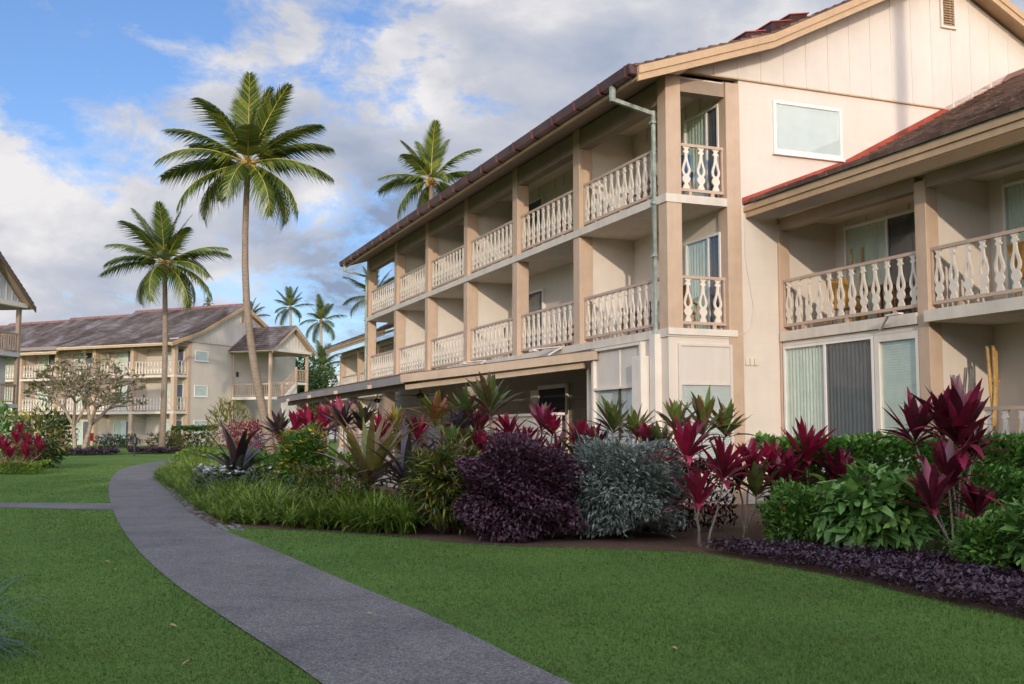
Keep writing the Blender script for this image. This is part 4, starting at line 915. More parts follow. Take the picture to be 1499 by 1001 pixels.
# right of the corner
ti_plant(1028, 14.2, [(1005, 640, 'ti_mag', 1.05, .2), (1058, 668, 'ti_mag', 1.0, .1), (1021, 712, 'ti_mag', .9, -.2)], 'magenta ti plant with three heads beside the silver bush')
ti_plant(1000, 17.2, [(990, 606, 'ti_green', 1.0), (1030, 604, 'ti_green', 1.1), (1062, 612, 'ti_green', .95)], 'bronze green ti plant under the blind of the gable window')
ti_plant(1087, 14.7, [(1098, 668, 'ti_mag', .85, .1), (1106, 696, 'ti_green', .9, -.1), (1080, 690, 'ti_dark', .7, .3)], 'ti plant with one green and two red heads beside the bare tan wall')
ti_plant(1180, 15.4, [(1178, 645, 'ti_mag', 1.05, 0), (1152, 680, 'ti_dark', 1.0, -.2), (1222, 676, 'ti_dark', .95, -.2)], 'crimson ti plant in front of the sliding glass doors')
ti_plant(1395, 13.2, [(1340, 612, 'ti_dark', 1.05, .2), (1405, 606, 'ti_dark', 1.3, 0), (1380, 596, 'ti_dark', 1.05, .3), (1422, 640, 'ti_dark', .9, .2)], 'tallest dark maroon ti plant beside the wing pillar')
ti_plant(1400, 12.6, [(1360, 712, 'ti_dark', .95, -.2), (1386, 676, 'ti_dark', 1.0, .2), (1425, 728, 'ti_dark', .75, .1)], 'low maroon ti plant between the broad-leaf bush and the small bush')
# left of the corner, in front of the terrace
ti_plant(722, 17.6, [(716, 572, 'ti_green', 1.25, .1)], 'single tall green ti plant whose top reaches the terrace fascia')
ti_plant(640, 18.2, [(637, 598, 'ti_lime', .95, 0)], 'lime and orange ti plant with a red neck')
ti_plant(688, 17.9, [(682, 592, 'ti_green', 1.0, .1), (700, 612, 'ti_pink', .85, -.1), (672, 620, 'brom_purple', .85, -.2), (690, 640, 'ti_green', .9, -.3)], 'mixed green and pink ti clump before the counter')
ti_plant(745, 17.3, [(745, 622, 'ti_mag', .8, 0)], 'short magenta ti plant left of the servery window')
ti_plant(796, 17.4, [(793, 606, 'ti_pink', .8, .1), (808, 618, 'ti_mag', .75, 0)], 'pinkish ti plant under the dark servery window')
ti_plant(905, 17.2, [(896, 606, 'ti_green', .95, 0), (932, 618, 'ti_green', .85, .1)], 'pair of bronze ti heads below the front blind window')
ti_plant(486, 23.5, [(496, 600, 'ti_pink', 1.1, .3), (470, 618, 'ti_red', .9, .5)], 'rosy ti plant between the terrace posts')
ti_plant(455, 26.0, [(452, 612, 'ti_red', 1.1, .3), (476, 608, 'ti_red', 1.0, .4), (432, 616, 'ti_red', 1.0, .4)], 'red ti plant behind the yellow-flowered bush')
ti_plant(520, 21.0, [(503, 608, 'brom_dark', .95, 0), (531, 606, 'brom_dark', 1.0, .2)], 'pair of dark ti heads beside the terrace post')
ti_plant(400, 27.0, [(408, 620, 'brom_dark', 1.15, 0), (420, 640, 'ti_dark', 1.0, 0)], 'dark ti plant right of the leaning palm trunk')
ti_plant(668, 17.0, [(660, 640, 'ti_green', .9, .0), (706, 650, 'ti_mag', .8, .1)], 'low ti plant pair over the top of the croton')
ti_plant(770, 16.9, [(766, 640, 'ti_red', .75, 0), (728, 648, 'ti_dark', .8, 0)], 'low red ti plant just above the purple bush')
ti_plant(850, 16.9, [(846, 632, 'ti_mag', .75, 0), (870, 640, 'ti_dark', .8, .1)], 'low ti plant between the purple and silver bushes')
ti_plant(975, 16.6, [(968, 640, 'ti_green', .8, 0), (948, 636, 'ti_dark', .75, .1)], 'dark green ti plant at the right shoulder of the silver bush')
ti_plant(1135, 15.0, [(1128, 664, 'ti_mag', .9, 0), (1140, 690, 'ti_dark', .85, -.1)], 'magenta ti plant at the left end of the hedge')
ti_plant(1240, 15.0, [(1236, 688, 'ti_dark', .8, 0)], 'single dark ti head above the broad-leaf bush')
ti_plant(610, 19.0, [(612, 626, 'ti_mag', .8, 0), (590, 640, 'ti_green', .9, 0)], 'ti plant between the two large bromeliads')
ti_plant(560, 20.5, [(556, 622, 'ti_mag', .9, 0), (580, 614, 'ti_lime', .8, .2)], 'rosy and lime ti plant behind the olive bromeliad')
# left lawn
ti_plant(20, 36.5, [(25, 634, 'ti_red', 1.5, 0), (8, 645, 'ti_red', 1.5, -.2), (40, 640, 'ti_red', 1.5, .2), (0, 640, 'ti_red', 1.4, 0), (55, 640, 'ti_red', 1.3, .2), (16, 655, 'ti_red', 1.4, -.3), (40, 655, 'ti_red', 1.4, -.3), (-12, 634, 'ti_red', 1.4, .2), (30, 622, 'ti_red', 1.2, .3), (60, 650, 'ti_red', 1.2, .0)], 'large red ti clump on the left lawn')
# row of rusty bromeliads behind the two round bushes
def rosette(name, px, Y, z0, L, W, n, mk, label, cat, emin, emax, droop, group, seed, prof=strap, fold=.22):
    X, _ = at(px, Y); root = empty(name, (X, Y, gz(Y)), 0, label, cat, group); r_ = random.Random(seed); Vs = []; Fs = []
    for i in range(n):
        t = i / max(1, n - 1); strip(Vs, Fs, (0, 0, z0), i * 2.399 + r_.uniform(-.3, .3), R(emin + (emax - emin) * t + r_.uniform(-8, 8)), L * r_.uniform(.8, 1.15), W * r_.uniform(.85, 1.15), droop * r_.uniform(.5, 1.4), 8, fold, prof)
    link('leaf_rosette', mesh_np('leaf_rosette', Vs, [np.array(Fs)], M[mk], True), root)
    mb = MB(); mb.tube([(0, 0, -.05), (0, 0, z0 * .6), (0, 0, z0 + .05)], [.07, .06, .04], 8); mb.build('stem', M['twig'], root)
    return root
rosette('giant_bromeliad', 540, 17.4, .62, 1.40, .14, 26, 'brom_green', 'giant olive and bronze bromeliad standing over the ferns', 'bromeliad', 22, 84, .55, 'giant bromeliads', 3)
rosette('giant_bromeliad', 596, 17.1, .62, 1.2, .14, 22, 'brom_purple', 'giant purple bromeliad with long drooping leaves beside the croton', 'bromeliad', 8, 80, .8, 'giant bromeliads', 8)
rosette('giant_bromeliad', 348, 23.5, .45, 1.45, .17, 30, 'brom_dark', 'giant dark bromeliad beside the white flowers', 'bromeliad', 10, 82, .75, 'giant bromeliads', 12)
rosette('giant_bromeliad', 655, 17.0, .5, 1.0, .13, 18, 'brom_purple', 'smaller purple green bromeliad under the lime ti plant', 'bromeliad', 15, 80, .7, 'giant bromeliads', 15)
k = 0
for px, Y, zz in ((745, 16.6, .95), (780, 16.4, 1.0), (815, 16.6, 1.05), (848, 16.4, 1.0), (878, 16.3, 1.05), (910, 16.4, .95), (945, 16.3, .9), (975, 16.4, .9), (715, 16.6, .85)):
    k += 1; dark = k in (4, 5, 6, 7, 8)
    rosette('bromeliad', px, Y, zz, .58, .075, 30, 'brom_dark' if dark else 'brom_row', 'dark spiky bromeliad behind the silver bush' if dark else 'rusty red bromeliad behind the purple bush', 'bromeliad', -5, 88, .7, 'bromeliads behind the dark bushes' if dark else 'bromeliads behind the round bushes', 40 + k, lance)
# bushes
def bush(name, px, Y, label, cat, me, group=None, stems=6, sh=.5, spread=.25, mk='twig'):
    X, _ = at(px, Y); root = empty(name, (X, Y, gz(Y)), 0, label, cat, group); link('foliage', me, root)
    mb = MB(); r_ = random.Random(px)
    for k in range(stems):
        a = r_.uniform(0, 6.28); mb.tube([(r_.uniform(-.1, .1), r_.uniform(-.1, .1), -.03), (math.cos(a) * spread * .6, math.sin(a) * spread * .6, sh * .6), (math.cos(a) * spread, math.sin(a) * spread, sh * 1.2)], [.02, .015, .008], 6)
    mb.build('stem', M[mk], root, True); return root
bush('purple_bush', 763, 15.1, 'round dark purple bush left of the silver one', 'bush', bush_mesh('foliage', M['purple'], .82, .70, .70, 23000, .064, .55, 1, .15, 2.7, .1, .6, .2), sh=.6)
bush('silver_bush', 917, 15.2, 'round silvery blue-green bush right of the purple one', 'bush', bush_mesh('foliage', M['silver'], .90, .72, .64, 22000, .080, .30, 2, .25, 2.8, .2, .6, .16, .12), stems=12, sh=.6, spread=.5)
bush('croton_bush', 655, 15.9, 'bushy croton with yellow tips at the right end of the ferns', 'bush', bush_mesh('foliage', M['croton'], .60, .6, .62, 4800, .16, .17, 3, .5, 2.3, .4, .4, .15, .12), stems=5, sh=.5)
bush('broadleaf_bush', 1272, 13.1, 'bush with broad green leaves at the edge of the purple ground cover', 'bush', bush_mesh('foliage', M['bigleaf'], .64, .58, .56, 1300, .20, .52, 4, .45, 2.2, .05, .55, .15), sh=.5)
bush('flowering_bush', 1165, 13.9, 'small-leaved bush with a few red flowers', 'bush', bush_mesh('foliage', M['smallleaf'], .50, .5, .45, 3200, .075, .42, 5, .2, 2.2, .5, .45, .2), sh=.4)
bush('small_bush', 1440, 11.35, 'low bright green bush in front of the maroon ti plants', 'bush', bush_mesh('foliage', M['smallleaf'], .38, .36, .34, 2400, .075, .42, 6, .2, 2.2, .6, .4, .2), sh=.3)
bush('broadleaf_bush', 1530, 11.0, 'broad-leaved bush cut off by the right edge', 'bush', bush_mesh('foliage', M['bigleaf'], .42, .5, .48, 500, .18, .5, 7, .45, 2.2, .1, .5, .15), sh=.4)
bush('yellow_flower_bush', 446, 21.5, 'bright green bush dotted with yellow flowers', 'bush', bush_mesh('foliage', M['yellowbush'], .56, .55, .74, 5200, .085, .45, 9, .2, 2.2, .3, .45, .2, .12), sh=.9)
def blossoms(root, mk, pts, s, name='flower', seed=1):
    Vs = []; Fs = []; r_ = random.Random(seed)
    for p in pts:
        for j in range(5): strip(Vs, Fs, p, j * 1.257 + r_.uniform(-.2, .2), r_.uniform(.0, .9), s * .5, s * .42, .4, 3, .1, lance)
    link(name, mesh_np(name, Vs, [np.array(Fs)], M[mk]), root)
fb = [o for o in bpy.data.objects if o.name.startswith('flowering_bush')][0]
for k, p in enumerate([(.08, -.38, .80), (-.30, -.42, .56), (.3, -.3, .3)]): blossoms(fb, 'redpetal', [p], .10, 'flower', k)
yb = [o for o in bpy.data.objects if o.name.startswith('yellow_flower_bush')][0]
r_ = random.Random(5)
for k in range(34):
    a = r_.uniform(3.3, 6.1); e = r_.uniform(.1, 1.4); blossoms(yb, 'yellow', [(.55 * math.cos(a) * math.cos(e * .6), .54 * math.sin(a) * math.cos(e * .6), .87 + .78 * math.sin(e - .45))], .19, 'flower', k)
# hedge below the wing's glass doors, dense dark filler behind the bushes
def hedge(name, x0, x1, y0, y1, h, n, size, m, label, cat, seed, w=.45, up=.4, group=None):
    g_ = np.random.default_rng(seed); f = g_.random((n, 3)); face = g_.integers(0, 5, n) % 4
    P = np.stack([x0 + (x1 - x0) * f[:, 0], y0 + (y1 - y0) * f[:, 1], h * f[:, 2]], 1)
    P[face == 0, 1] = y0 + .12 * f[face == 0, 1]; P[(face == 1) | (face == 2), 2] = h * (1 - .16 * f[(face == 1) | (face == 2), 2])
    P[:, 2] += .07 * np.sin(P[:, 0] * 3.1 + seed) * np.cos(P[:, 1] * 2.3)
    d = np.stack([g_.normal(size=n) * .6, -.6 + g_.normal(size=n) * .6, up + np.abs(g_.normal(size=n)) * .6], 1)
    X = (x0 + x1) / 2; Y = (y0 + y1) / 2; root = empty(name, (X, Y, gz(Y)), 0, label, cat, group)
    V, F = scatter(leaf_base(w, .2), P - np.array([X, Y, 0]), d, g_.uniform(-.9, .9, n), size * g_.uniform(.6, 1.25, n)); link('foliage', mesh_np('foliage', V, [F], m), root)
    return root
hedge('hedge', 3.75, 9.5, 15.4, 16.8, 1.36, 24000, .125, M['hedge'], 'long glossy green hedge below the wing glass doors', 'hedge', 3)
hedge('filler_shrub', -.6, 3.4, 16.1, 17.2, 1.0, 7000, .12, M['brom_dark'], 'dark understorey shrubs behind the purple and silver bushes', 'shrub', 4, .3)
hedge('filler_shrub', -3.6, -.7, 17.2, 18.4, .9, 2600, .12, M['croton'], 'green understorey shrubs behind the big bromeliads', 'shrub', 5, .3)
hedge('filler_shrub', -6.3, -3.4, 24.0, 27.0, .85, 2600, .14, M['smallleaf'], 'green shrubs between the yellow-flowered bush and the terrace', 'shrub', 6, .35)
hedge('filler_shrub', 5.2, 9.5, 13.4, 15.2, .95, 6000, .13, M['hedge'], 'green shrubs behind the maroon ti plants', 'shrub', 8, .4)
# fern border
def fern_border():
    g_ = random.Random(9); Vs = []; Fs = []
    line = [(-3.0, 16.35), (-3.8, 16.75), (-4.6, 17.1), (-5.4, 18.6), (-6.1, 20.3), (-7.1, 22.9), (-8.3, 26.0), (-9.5, 28.7), (-10.7, 31.6), (-11.6, 34.5)]
    cl = []
    for a, b in zip(line[:-1], line[1:]):
        L = math.hypot(b[0] - a[0], b[1] - a[1]); n = int(L / .17)
        for i in range(n):
            t = i / n; x = a[0] + (b[0] - a[0]) * t; y = a[1] + (b[1] - a[1]) * t
            for row in range(6): cl.append((x + row * .30 + g_.uniform(-.15, .15) + .28, y + row * .22 + g_.uniform(-.15, .15) + (.2 if y < 17.5 else 0), row))
    for i in range(150): cl.append((g_.uniform(-3.1, -1.5), 0, 0)); x = cl[-1][0]; r0 = 16.35 - (x + 3.1) * .55; cl[-1] = (x, r0 + g_.uniform(.15, 1.6), int(g_.uniform(0, 4)))
    for x, y, row in cl:
        hgt = (.40 if row == 0 else .56) * g_.uniform(.8, 1.15) * (.78 + .34 * abs(math.sin(x * 2.7 + y * 1.4)))
        for k in range(30):
            az = g_.uniform(0, 6.28); strip(Vs, Fs, (x + g_.uniform(-.05, .05), y + g_.uniform(-.05, .05), gz(y)), az, R(g_.uniform(48, 88)), hgt * g_.uniform(.75, 1.25),   .028 * g_.uniform(.7, 1.3), g_.uniform(.6, 2.2), 4, .12, lance)
    o = link('fern_border', mesh_np('fern_border', Vs, [np.array(Fs)], M['fern'], False)); return tag(o, 'low bright green sword fern border along the path', 'ferns', kind='stuff')
fern_border()
# white flowers
for k, (px, Y) in enumerate(((300, 22.6), (322, 22.2), (345, 23.2), (312, 23.4), (372, 22.0), (440, 19.6))):
    X, _ = at(px, Y); root = empty('white_flower_plant', (X, Y, gz(Y)), 0, 'white-flowered plant among the ferns nearest the yellow bush' if k == 5 else 'white-flowered bedding plant before the dark bromeliad', 'flowers', 'white flowers among the ferns')
    link('foliage', bush_mesh('foliage', M['greyshrub'], .32, .32, .34, 260, .10, .4, 60 + k), root)
    g_ = random.Random(k); n = 4 if k == 5 else (4, 12, 6, 15, 5)[k]
    blossoms(root, 'whitepetal', [(g_.uniform(-.38, .38), g_.uniform(-.38, .2), g_.uniform(.60, .74)) for _ in range(n)], .15, 'flower', k)
# purple ground cover
def cover():
    g_ = np.random.default_rng(5); poly = [(2.42, 13.72), (2.84, 12.78), (3.52, 11.3), (3.90, 9.85), (4.35, 8.6), (4.9, 6.5), (9, 6.6), (9, 10.4), (6.6, 11.2), (5.3, 11.9), (4.6, 12.9), (3.6, 13.5)]
    P = np.stack([g_.uniform(2.4, 8, 95000), g_.uniform(6.5, 13.8, 95000)], 1); P = P[inpoly(P, poly)]; P = P[(P[:, 0] < P[:, 1] * .55 + .3)]
    n = len(P); z = gz(P[:, 1]) + .03 + .12 * g_.random(n) ** .6 * (1 + .3 * np.sin(P[:, 0] * 5) * np.cos(P[:, 1] * 6)); pos = np.concatenate([P, z[:, None]], 1)
    d = np.concatenate([g_.normal(size=(n, 2)), .35 + .6 * g_.random((n, 1))], 1)
    V, F = scatter(leaf_base(.55, .2), pos, d, g_.uniform(-.7, .7, n), .05 * g_.uniform(.6, 1.3, n)); o = link('ground_cover', mesh_np('ground_cover', V, [F], M['cover'])); tag(o, 'dark purple ground cover along the right lawn edge', 'ground cover', kind='stuff')
cover()
# near turf: real blades where single blades can be told apart
def blades():
    g_ = np.random.default_rng(2); Ps = []
    ys = np.geomspace(5.8, 44, 30)
    for y0, y1 in zip(ys[:-1], ys[1:]):
        dens = 3600 * (6.5 / y1) ** 1.75; x0, x1 = -.52 * y1, .52 * y1; n = int((x1 - x0) * (y1 - y0) * dens); p = np.stack([g_.uniform(x0, x1, n), g_.uniform(y0, y1, n)], 1); p = p[np.abs(p[:, 0]) < .5 * p[:, 1] + .3]; Ps.append(p)
    P = np.concatenate(Ps); J = g_.normal(size=P.shape) * .022; P = P[~inpoly(P + J, PATH)]; J = g_.normal(size=P.shape) * .03; P = P[~inpoly(P + J, BED)]; P = P[~inpoly(P, SIDE)]; n = len(P)
    h = (.012 + .016 * g_.random(n)) * (1 + .25 * np.sin(P[:, 0] * 2.1 + P[:, 1] * 1.3)); wd = .0030 + .00034 * P[:, 1]; a = g_.uniform(0, 6.28, n); ln = g_.normal(size=(n, 2)) * .012
    z = gz(P[:, 1]); V = np.zeros((n, 3, 3)); dx = np.cos(a) * wd; dy = np.sin(a) * wd
    V[:, 0] = np.stack([P[:, 0] - dx, P[:, 1] - dy, z - .002], 1); V[:, 1] = np.stack([P[:, 0] + dx, P[:, 1] + dy, z - .002], 1); V[:, 2] = np.stack([P[:, 0] + ln[:, 0], P[:, 1] + ln[:, 1], z + h], 1)
    o = link('grass', mesh_np('grass', V, [np.arange(n * 3).reshape(-1, 3)], M['blade'])); tag(o, 'short mown grass beside the path', 'grass', kind='stuff')
blades()
# edging stones along the ferns
def stones():
    g_ = random.Random(4); mb = MB()
    for a, b in zip(PR[:-1], PR[1:]):
        if not (15.6 < a[1] < 27): continue
        n = int(math.hypot(b[0] - a[0], b[1] - a[1]) / .035)
        for i in range(n):
            t = g_.random(); x = a[0] + (b[0] - a[0]) * t + g_.uniform(.02, .42); y = a[1] + (b[1] - a[1]) * t; s = g_.uniform(.025, .05)
            mb.add([(x + s * px_, y + s * py_ * .8, gz(y) + s * .7 * pz_) for px_, py_, pz_ in ((-1, 0, 0), (0, -1, .1), (1, .1, 0), (0, 1, 0), (-.3, -.2, 1), (.5, .2, .9))], [(0, 1, 4), (1, 2, 5), (1, 5, 4), (2, 3, 5), (3, 0, 4), (3, 4, 5)])
    tag(mb.build('edging_gravel', M['stone']), 'grey edging pebbles between the path and the ferns', 'pebbles', kind='stuff')
stones()
for k in range(10):
    g_ = random.Random(k + 70); Y = g_.uniform(6.8, 13); X = g_.uniform(-.45, -.05) * Y - .6 if k < 8 else g_.uniform(.0, .2) * Y + .6
    if inpoly(np.array([[X, Y]]), BED)[0]: X = -.3 * Y
    V, F = scatter(leaf_base(.5, .3, .3), np.zeros((1, 3)), np.array([[math.cos(k * 2.), math.sin(k * 2.), .15]]), np.array([.2]), np.array([g_.uniform(.05, .10)]))
    tag(link('fallen_leaf', mesh_np('fallen_leaf', V, [F], M['dryleaf']), None, (X, Y, gz(Y) + .034)), 'dry fallen leaf lying on the near grass', 'leaf', 'fallen leaves on the grass')
# spray of blades at the lower left corner
X, Y = -3.95, 7.6; root = empty('ornamental_grass', (X, Y, gz(Y)), 0, 'blue-green spray of long blades at the lower left corner', 'grass clump'); Vs = []; Fs = []; g_ = random.Random(3)
for i in range(70): strip(Vs, Fs, (g_.uniform(-.1, .1), g_.uniform(-.1, .1), 0), g_.uniform(-1.6, 1.6), R(g_.uniform(15, 75)), g_.uniform(.5, .95), .016, g_.uniform(.8, 1.9), 8, .1, lance)
link('blades', mesh_np('blades', Vs, [np.array(Fs)], M['spray']), root)

# ------------------------------------------------------------------ palms
def frond_mesh(name, m, L, droop, nl, seed, hang=.5, lw=.05, ll=.30):
    r_ = random.Random(seed); mb = MB(); pts = []; x = z = 0.0; e = 0.0; K = 14
    pts.append(Vector((0, 0, 0)))
    for k in range(K): x += math.cos(e) * L / K; z += math.sin(e) * L / K; e -= droop / K * (.4 + 1.2 * k / K); pts.append(Vector((x, 0, z)))
    Vs = []; Fs = []
    def pos(t):
        f = t * K; i = min(K - 1, int(f)); return pts[i].lerp(pts[i + 1], f - i), (pts[i + 1] - pts[i]).normalized()
    for i in range(nl):
        t = .14 + .86 * i / (nl - 1); p, d = pos(min(t, .999)); up = Vector((-d.z, 0, d.x))
        for s in (-1, 1):
            l = ll * L * (math.sin(math.pi * min(1, (.18 + .80 * t))) ** .6) * r_.uniform(.85, 1.1)
            o = (Vector((0, s, 0)) * .85 + d * (.45 + .5 * t) + up * .15).normalized(); w_ = d * lw * .5
            a = p; b_ = p + o * l * .5 + Vector((0, 0, -hang * l * .18)); c = p + o * l * .92 + Vector((0, 0, -hang * l * r_.uniform(.5, .95)))
            bb = len(Vs); Vs += [a - w_, a + w_, b_ - w_ * .8, b_ + w_ * .8, c]; Fs += [(bb, bb + 1, bb + 3, bb + 2)]; Fs += [(bb + 2, bb + 3, bb + 4, bb + 4)]
    V = np.array([tuple(v) for v in Vs]); F4 = np.array([f for f in Fs if f[2] != f[3]]); F3 = np.array([f[:3] for f in Fs if f[2] == f[3]])
    me = mesh_np(name, V, [F4, F3], m)
    rb = MB(); rb.tube(pts, [.030 * L / 3.4 * (1 - .9 * k / K) + .006 for k in range(K + 1)], 5); 
    return me, rb.mesh('midrib', M['petiole'], True)
def frondset(mk, L, lw, nl=46, tag_=0):
    return [frond_mesh('frond', M[mk], L, dr, nl, 5 * i + tag_, h, lw) for i, (dr, h) in enumerate(((.40, .3), (.85, .8), (1.2, 1.0), (1.7, 1.2)))]
FS = frondset('palmleaf', 3.4, .085, 46); FSF = frondset('palmdark', 3.4, .12, 26, 3)
def palm(base, tip, bend, r0, r1, label, fs, fr, scale=1.0, nuts=True, seed=1, group='coconut palms', bark='palmbark', n=9, mid=True):
    g_ = random.Random(seed); root = empty('palm_tree', base, 0, label, 'palm tree', group); b = Vector(base); t = Vector(tip) - b
    pts = [Vector((t.x * (k / n) + bend[0] * math.sin(math.pi * k / n), t.y * k / n, t.z * k / n - (.3 if k == 0 else 0))) for k in range(n + 1)]
    mb = MB(); mb.tube(pts, [(r0 * 1.25 if k == 0 else r0 + (r1 - r0) * (k / n) ** .7) for k in range(n + 1)], 12); mb.build('trunk', M[bark], root, True)
    top = pts[-1]
    mb = MB(); mb.tube([top + Vector((0, 0, -.15)), top + Vector((0, 0, .15)), top + Vector((0, 0, .55))], [r1 * 1.05, r1 * 1.5, r1 * .5], 10); mb.build('crown_shaft', M['fibre'], root, True)
    if nuts:
        for k in range(7):
            a = g_.uniform(0, 6.28); s = g_.uniform(.10, .14); mb = MB(); c = top + Vector((math.cos(a) * .27, math.sin(a) * .27, g_.uniform(-.15, .2)))
            mb.tube([c + Vector((0, 0, z_ * s)) for z_ in (-1.15, -.8, 0, .8, 1.1)], [.02, s * .7, s, s * .65, .02], 8); mb.build('coconut', M['coconut'], root, True)
    for az, el, v, s in fr:
        me, rb = fs[v]; o = link('frond', me, root, top + Vector((0, 0, .18)), None, s * scale)
        o.rotation_euler = (g_.uniform(-.35, .35), -R(el), R(az)); 
        if mid: link('midrib', rb, o)
    return root
def crown(seed, n=20, extra=()):
    g_ = random.Random(seed); out_ = list(extra)
    for i in range(n):
        t = i / (n - 1); el = 84 - 112 * t ** 1.15 + g_.uniform(-7, 7); v = 0 if el > 55 else 1 if el > 25 else 2 if el > -5 else 3
        out_.append((i * 137.5 + g_.uniform(-14, 14), el, v, g_.uniform(.82, 1.08)))
    return out_
def P3(px, py, Y):
    u = 500.5 - py; c, s_ = math.cos(R(4.865)), math.sin(R(4.865)); d = Vector((px - 749.5, 1545 * c - u * s_, 1545 * s_ + u * c))
    return Vector((0, 0, CAMZ)) + d * (Y / d.y)
b1 = P3(404, 632, 42); b1.z = gz(42)
palm(b1, P3(363, 246, 42), (-.55, 0), .20, .115, 'tallest leaning coconut palm rising above the terrace planting', FS, crown(4, 19, ((180, 40, 1, 1.05), (172, 8, 1, 1.05), (4, 8, 1, 1.0), (5, 28, 1, 1.0), (200, -12, 2, 1.0), (-15, -20, 2, 1.0))), 1.02, True, 1)
b2 = P3(237, 655, 62); b2.z = gz(62)
palm(b2, P3(241, 390, 62), (.1, 0), .20, .14, 'shorter coconut palm in front of the distant building', FS, crown(9, 19, ((182, 35, 1, 1.0), (178, 8, 1, 1.05), (0, 25, 1, 1.05), (-8, -10, 2, 1.0))), 1.1, True, 2)
b3 = P3(634, 632, 62); b3.z = gz(62)
palm(b3, P3(631, 268, 62), (0, 0), .20, .14, 'coconut palm whose crown shows above the long gutter', FS, crown(15, 15, ((180, 20, 1, .95), (190, -25, 2, .95), (0, 25, 1, .9))), .98, True, 3)
for (px, py, Y, sd, s, lab, bk) in ((425, 452, 150, 21, .95, 'pale-trunked palm in the gap above the stair tower roof', 'palmbark2'), (470, 472, 128, 22, .95, 'small palm with drooping fronds right of the pale-trunked palm', 'palmbark2'), (548, 438, 90, 23, .95, 'palm half hidden by the far end post of the long block', 'palmbark'), (470, 540, 115, 24, .9, 'short palm just above the white house roof', 'palmbark'), (365, 468, 150, 25, .9, 'palm peeping past the ridge of the distant building', 'palmbark'), (305, 446, 170, 26, .35, 'palm tip just above the distant ridge', 'palmbark')):
    b = P3(px + (6 if sd == 21 else 0), 640, Y); b.z = gz(Y); palm(b, P3(px, py, Y), (0, 0), .26, .17, lab, FSF, crown(sd, 15), s, False, sd, 'distant palms', bk, 6, False)

# ------------------------------------------------------------------ plumeria tree
def plumeria():
    Y = 58.2; X, _ = at(117, Y); root = empty('plumeria_tree', (X, Y, gz(Y)), 0, 'bare-branched plumeria tree in a ring of purple ground cover', 'tree'); root.scale = (.84, .84, .96); g_ = random.Random(12)
    tb = MB(); bb = MB(); tips = []
    def grow(p, d, L, r, depth):
        q = p + d * L; mid = p.lerp(q, .5) + Vector((g_.uniform(-1, 1), g_.uniform(-1, 1), 0)) * L * .07
        (tb if depth < 2 else bb).tube([p, mid, q], [r, r * .9, r * .78], 7 if depth < 3 else 5, depth > 3)
        if depth == 7: tips.append((q, d)); return
        n = g_.choice((2, 3)) if depth == 0 else g_.choice((2, 2, 3)) if depth < 6 else 2; a0 = g_.uniform(0, 6.28)
        for k in range(n):
            a = a0 + k * 6.283 / n + g_.uniform(-.4, .4); e = g_.uniform(.45, .85) if depth < 5 else g_.uniform(.3, .8)
            ax = d.cross(Vector((0, 0, 1)) if abs(d.z) < .95 else Vector((1, 0, 0))).normalized(); nd_ = (Matrix.Rotation(a, 3, d) @ (Matrix.Rotation(e, 3, ax) @ d)); nd_ = (nd_ + Vector((nd_.x * .25, nd_.y * .25, -.03 if depth > 1 else .12))).normalized()
            if nd_.z < -.05: nd_.z = .1; nd_.normalize()
            grow(q, nd_, L * g_.uniform(.60, .84), r * .70, depth + 1)
    grow(Vector((-.25, 0, -.1)), Vector((-.10, 0, 1)).normalized(), 1.75, .16, 0); grow(Vector((.15, .1, -.1)), Vector((.25, .1, 1)).normalized(), 1.85, .18, 0)
    tb.build('trunk', M['treebark'], root, True); bb.build('branches', M['treebark'], root, True)
    n = len(tips); pos = []; dr = []
    for q, d in tips:
        k = 9 if q.x < -1.0 and g_.random() < .8 else (4 if g_.random() < .7 else 1)
        for j in range(k): pos.append(tuple(q)); v = d + Vector((g_.uniform(-1, 1), g_.uniform(-1, 1), g_.uniform(-.2, .8))); dr.append(tuple(v))
    pos = np.array(pos); dr = np.array(dr); V, F = scatter(leaf_base(.35, .2), pos, dr, np.random.default_rng(1).uniform(-.8, .8, len(pos)), np.random.default_rng(2).uniform(.14, .30, len(pos))); link('foliage', mesh_np('foliage', V, [F], M['plum']), root)
    pos = np.array([tuple(q) for q, d in tips if g_.random() < .55]); dr = np.random.default_rng(3).normal(size=(len(pos) * 3, 3)); dr[:, 2] = np.abs(dr[:, 2]); pos = np.repeat(pos, 3, 0)
    V, F = scatter(leaf_base(.6, .2), pos, dr, np.zeros(len(pos)), np.full(len(pos), .12)); link('blossom', mesh_np('blossom', V, [F], M['pinkpetal']), root)
plumeria()
def ring(px, Y, rx, ry, label, seed):
    g_ = np.random.default_rng(seed); X, _ = at(px, Y); a = g_.uniform(0, 6.283, 2200); r = np.sqrt(g_.random(2200)); pos = np.stack([np.cos(a) * r * rx, np.sin(a) * r * ry, .05 + .22 * g_.random(2200)], 1); d = g_.normal(size=(2200, 3)); d[:, 2] = np.abs(d[:, 2])
    V, F = scatter(leaf_base(.6), pos, d, np.zeros(2200), .16 * g_.uniform(.6, 1.3, 2200)); o = link('ground_cover', mesh_np('ground_cover', V, [F], M['cover']), None, (X, Y, gz(Y))); tag(o, label, 'ground cover', kind='stuff')
ring(125, 57.6, 1.75, 2.2, 'purple ground cover round the plumeria trunk', 3); ring(232, 60.5, 1.6, 1.8, 'purple ground cover below the shorter palm', 4)
